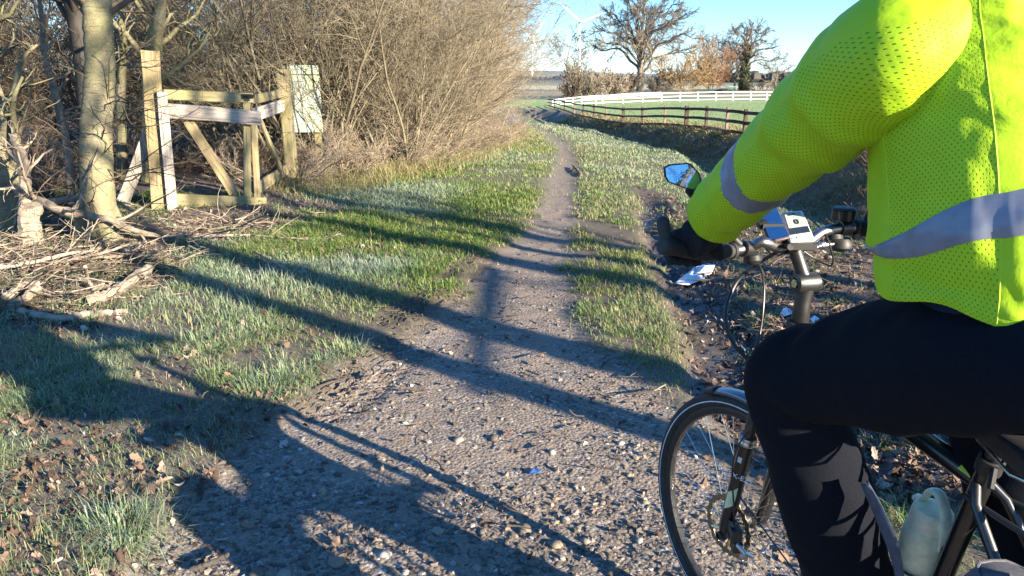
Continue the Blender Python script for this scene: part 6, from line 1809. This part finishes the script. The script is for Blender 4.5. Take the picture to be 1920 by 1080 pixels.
for k, (px, py, s) in enumerate(spots):
    p = on(at(px, py)); o = add('stone', STN[k % 6], None, None); o.location = (p[0], p[1], p[2] + s * .12); o.scale = (s, s, s); o.rotation_euler = (0, 0, k * 1.3)
    tag(o, 'rounded fist sized stone set in the gravel of the track', 'stone', 'larger stones in the gravel')

# ---------------------------------------------------------------- fallen branches and twigs at the left
def fallen(pts, r0, r1, label, seed=0, nb=0, name='fallen_branch', group='fallen branches under the trees'):
    rg2 = np.random.default_rng(seed + 500); P3 = []
    for px, py, lift in pts:
        p = at(px, py + 0) if lift == 0 else at(px, py, lift); p = p + [0, 0, lift]; P3.append(p)
    P_ = spline(P3, 30); P_[1:-1] += rg2.normal(size=(28, 3)) * r0 * .12; mb = MB(); mb.tube(P_, np.linspace(r0, r1, 30) * (1 + .05 * rg2.normal(size=30)), 9)
    th = empty(name, P_[15] * [1, 1, 0] + [0, 0, float(P_[:, 2].min()) - r0], label, 'branch', group)
    mb.build('limb', deadwood if r0 > .0105 else bark_dark, th)
    if nb:
        l1, q1 = grow(P_[None], np.linspace(r0, r1, 30)[None], nb, .2, .98, .28, .7, .03, .16, 7, rg2, .5); l2, q2 = grow(l1, q1, 4, .3, 1, .5, .7, 0, .2, 5, rg2, .6)
        me = tubes_mesh('side_twigs', [(l1, np.maximum(q1, .004), 5), (l2, np.maximum(q2, .0025), 3)]); me.transform(Matrix.Translation(-th.location)); tag(add('side_twigs', me, deadwood, th), kind='stuff')


fallen([(-30, 318, .55), (0, 335, .5), (46, 363, .42), (99, 388, .36), (148, 400, .3), (211, 413, .22), (253, 432, .12), (300, 444, .05)], .055, .02, 'long thick dead branch lying across the foot of the smooth trunk', 1, 8)
fallen([(92, 378, .3), (140, 372, .32), (176, 366, .32), (211, 374, .28), (246, 394, .18), (275, 412, .1)], .035, .012, 'arched pale dead branch resting before the smooth trunk', 2, 7)
fallen([(95, 494, .03), (150, 484, .08), (200, 472, .14), (246, 456, .2)], .02, .007, 'forked pale branch end rising above the twig heap', 3, 3)
fallen([(100, 494, .03), (170, 483, .06), (230, 480, .07), (268, 472, .1)], .022, .008, 'straight pale branch on top of the twig heap', 4, 2)
fallen([(165, 566, .03), (215, 548, .05), (252, 522, .06), (282, 500, .06)], .045, .035, 'short thick log at the front of the twig heap', 5)
fallen([(172, 545, .03), (200, 536, .05), (222, 532, .05)], .028, .015, 'short broken stick behind the front log', 6)
fallen([(10, 560, .05), (40, 540, .09), (70, 535, .1)], .035, .03, 'stubby cut log at the left edge', 7)
fallen([(22, 576, .02), (50, 558, .08), (72, 538, .14)], .036, .03, 'second cut log beside the stubby log', 8)
fallen([(160, 500, .25), (164, 520, .12), (170, 535, .08), (182, 548, .05)], .012, .016, 'bent knotty stick standing up from the heap', 9)
fallen([(137, 468, .04), (158, 444, .2), (183, 430, .3), (211, 426, .34)], .014, .006, 'thin arched twig before the trunk foot', 10, 3)
fallen([(290, 444, .04), (390, 442, .06), (467, 441, .05), (540, 446, .04), (612, 452, .02)], .014, .005, 'long thin stick lying on the verge below the gate', 11, 5)
fallen([(385, 440, .05), (440, 430, .12), (475, 412, .3), (502, 402, .42)], .013, .005, 'thin pale stick rising towards the gate boards', 12, 4)
fallen([(470, 468, .02), (510, 490, .04), (545, 507, .04), (582, 510, .03)], .011, .006, 'short crooked stick in the grass below the gate', 13, 3)
fallen([(0, 500, .1), (60, 492, .12), (130, 476, .14), (180, 470, .1)], .02, .01, 'slender grey branch lying over the twig heap at left', 14, 5)
fallen([(40, 585, .02), (110, 598, .03), (170, 590, .03), (240, 584, .02)], .03, .02, 'flat decayed log sunk in the leaves in front of the heap', 15)
fallen([(1090, 330, .0), (1082, 318, .02), (1074, 310, .02)], .03, .015, 'dark stick lying at the side of the far track', 16, 2, group='loose sticks by the track')
fallen([(690, 712, .01), (700, 700, .02), (697, 690, .02)], .006, .004, 'tiny twig on the clay edge of the track', 17, 2, group='loose sticks by the track')
fallen([(590, 728, .0), (622, 716, .01), (652, 708, .01)], .007, .005, 'small dark stick at the gravel edge', 18, group='loose sticks by the track')
fallen([(360, 1068, .0), (395, 1055, .012), (430, 1040, .01)], .010, .007, 'dark half buried stick at the bottom of the track', 19, group='loose sticks by the track')
fallen([(1170, 740, .0), (1210, 735, .01), (1262, 728, .01)], .006, .003, 'straw coloured stick lying before the front wheel', 20, 2, group='loose sticks by the track')


def twig_litter(P2, N, name, m, lmin=.12, lmax=.5, h=.16):
    lo, hi = P2.min(0), P2.max(0); q = lo + rg.random((N * 3, 2)) * (hi - lo); q = q[inside(P2, q[:, 0], q[:, 1])][:N]; n_ = len(q)
    a = rg.random(n_) * 6.283; L = lmin + (lmax - lmin) * rg.random(n_) ** 1.6; K = 5; P_ = np.zeros((n_, K, 3)); el = rg.normal(size=n_) * .22
    d = np.stack([np.cos(a) * np.cos(el), np.sin(a) * np.cos(el), np.sin(el)], 1); P_[:, 0, :2] = q; P_[:, 0, 2] = ground_z(q[:, 0], q[:, 1]) + h * rg.random(n_) ** 2
    for k in range(1, K):
        d = d + .16 * rg.normal(size=d.shape); d /= np.linalg.norm(d, axis=1)[:, None]; P_[:, k] = P_[:, k - 1] + d * (L / (K - 1))[:, None]
    P_[:, :, 2] = np.maximum(P_[:, :, 2], g(P_[:, :, 0], P_[:, :, 1]) + .004)
    tag(add(name, tubes_mesh(name, [(P_, (.0022 + .005 * rg.random(n_) ** 2)[:, None] * np.linspace(1, .5, K), 4)]), m), kind='stuff')


HEAP = poly((-60, 470), (60, 455), (150, 470), (260, 470), (300, 505), (270, 545), (200, 575), (80, 590), (-60, 600))
twig_litter(HEAP, 270, 'twig_litter', deadwood, .12, .6, .20)
twig_litter(HEAP, 560, 'dark_twig_litter', twig_dark, .08, .45, .14)
twig_litter(poly((-40, 380), (140, 420), (300, 400), (300, 415), (480, 415), (600, 412), (470, 450), (330, 520), (120, 470), (-60, 480)), 450, 'twig_debris', twig_tan, .1, .55, .16)
twig_litter(poly((1210, 400), (1330, 420), (1480, 410), (1640, 470), (1640, 640), (1450, 680), (1330, 560)), 500, 'twig_scraps', twig_dark, .05, .3, .03)
twig_litter(poly((600, 560), (960, 520), (1240, 700), (1240, 1000), (700, 1000)), 150, 'twig_crumbs', twig_dark, .03, .14, .01)

# ---------------------------------------------------------------- litter dropped by the track
def scrap(outl, name, label, m, h=.012, crump=.012, seed=0):
    rg2 = np.random.default_rng(seed); P_ = np.array([on(at(*q)) for q in outl]); c = P_.mean(0); rings = []
    for f in (1, .8, .55, .3, .02):
        r_ = c + (P_ - c) * f; r_[:, 2] = np.maximum(r_[:, 2], c[2] - .02) + h * (1 - f) + crump * np.abs(rg2.normal(size=len(P_))) + .006; rings.append(r_)
    mb = MB(); mb.grid(np.array(rings), True); o = mb.build(name, m, None, origin=c); so = o.modifiers.new('s', 'SOLIDIFY'); so.thickness = .0015
    return tag(o, label, 'litter')


foil_m = noisy('white_foil', (.62, .64, .68), (.85, .86, .88), 30, .35, .3, .003)
scrap([(1264, 519), (1276, 510), (1290, 498), (1306, 495), (1328, 496), (1341, 501), (1335, 511), (1318, 517), (1290, 521)], 'plastic_sheet', 'crumpled white plastic sheet lying in the mud below the glove', foil_m, .05, .02, 1)
scrap([(1461, 592), (1468, 582), (1476, 581), (1488, 594), (1476, 598), (1468, 597)], 'paper_tissue', 'small crumpled white tissue on the leaves behind the stem', foil_m, .03, .015, 2)
scrap([(1518, 602), (1526, 597), (1538, 598), (1534, 605), (1524, 606)], 'paper_tissue', 'second tiny white scrap right of the stem', foil_m, .02, .01, 3)
scrap([(988, 880), (996, 870), (1006, 868), (1016, 875), (1008, 880)], 'plastic_scrap', 'small blue plastic scrap on the gravel', plain('blue_plastic', (.05, .12, .32), .4), .006, .004, 4)
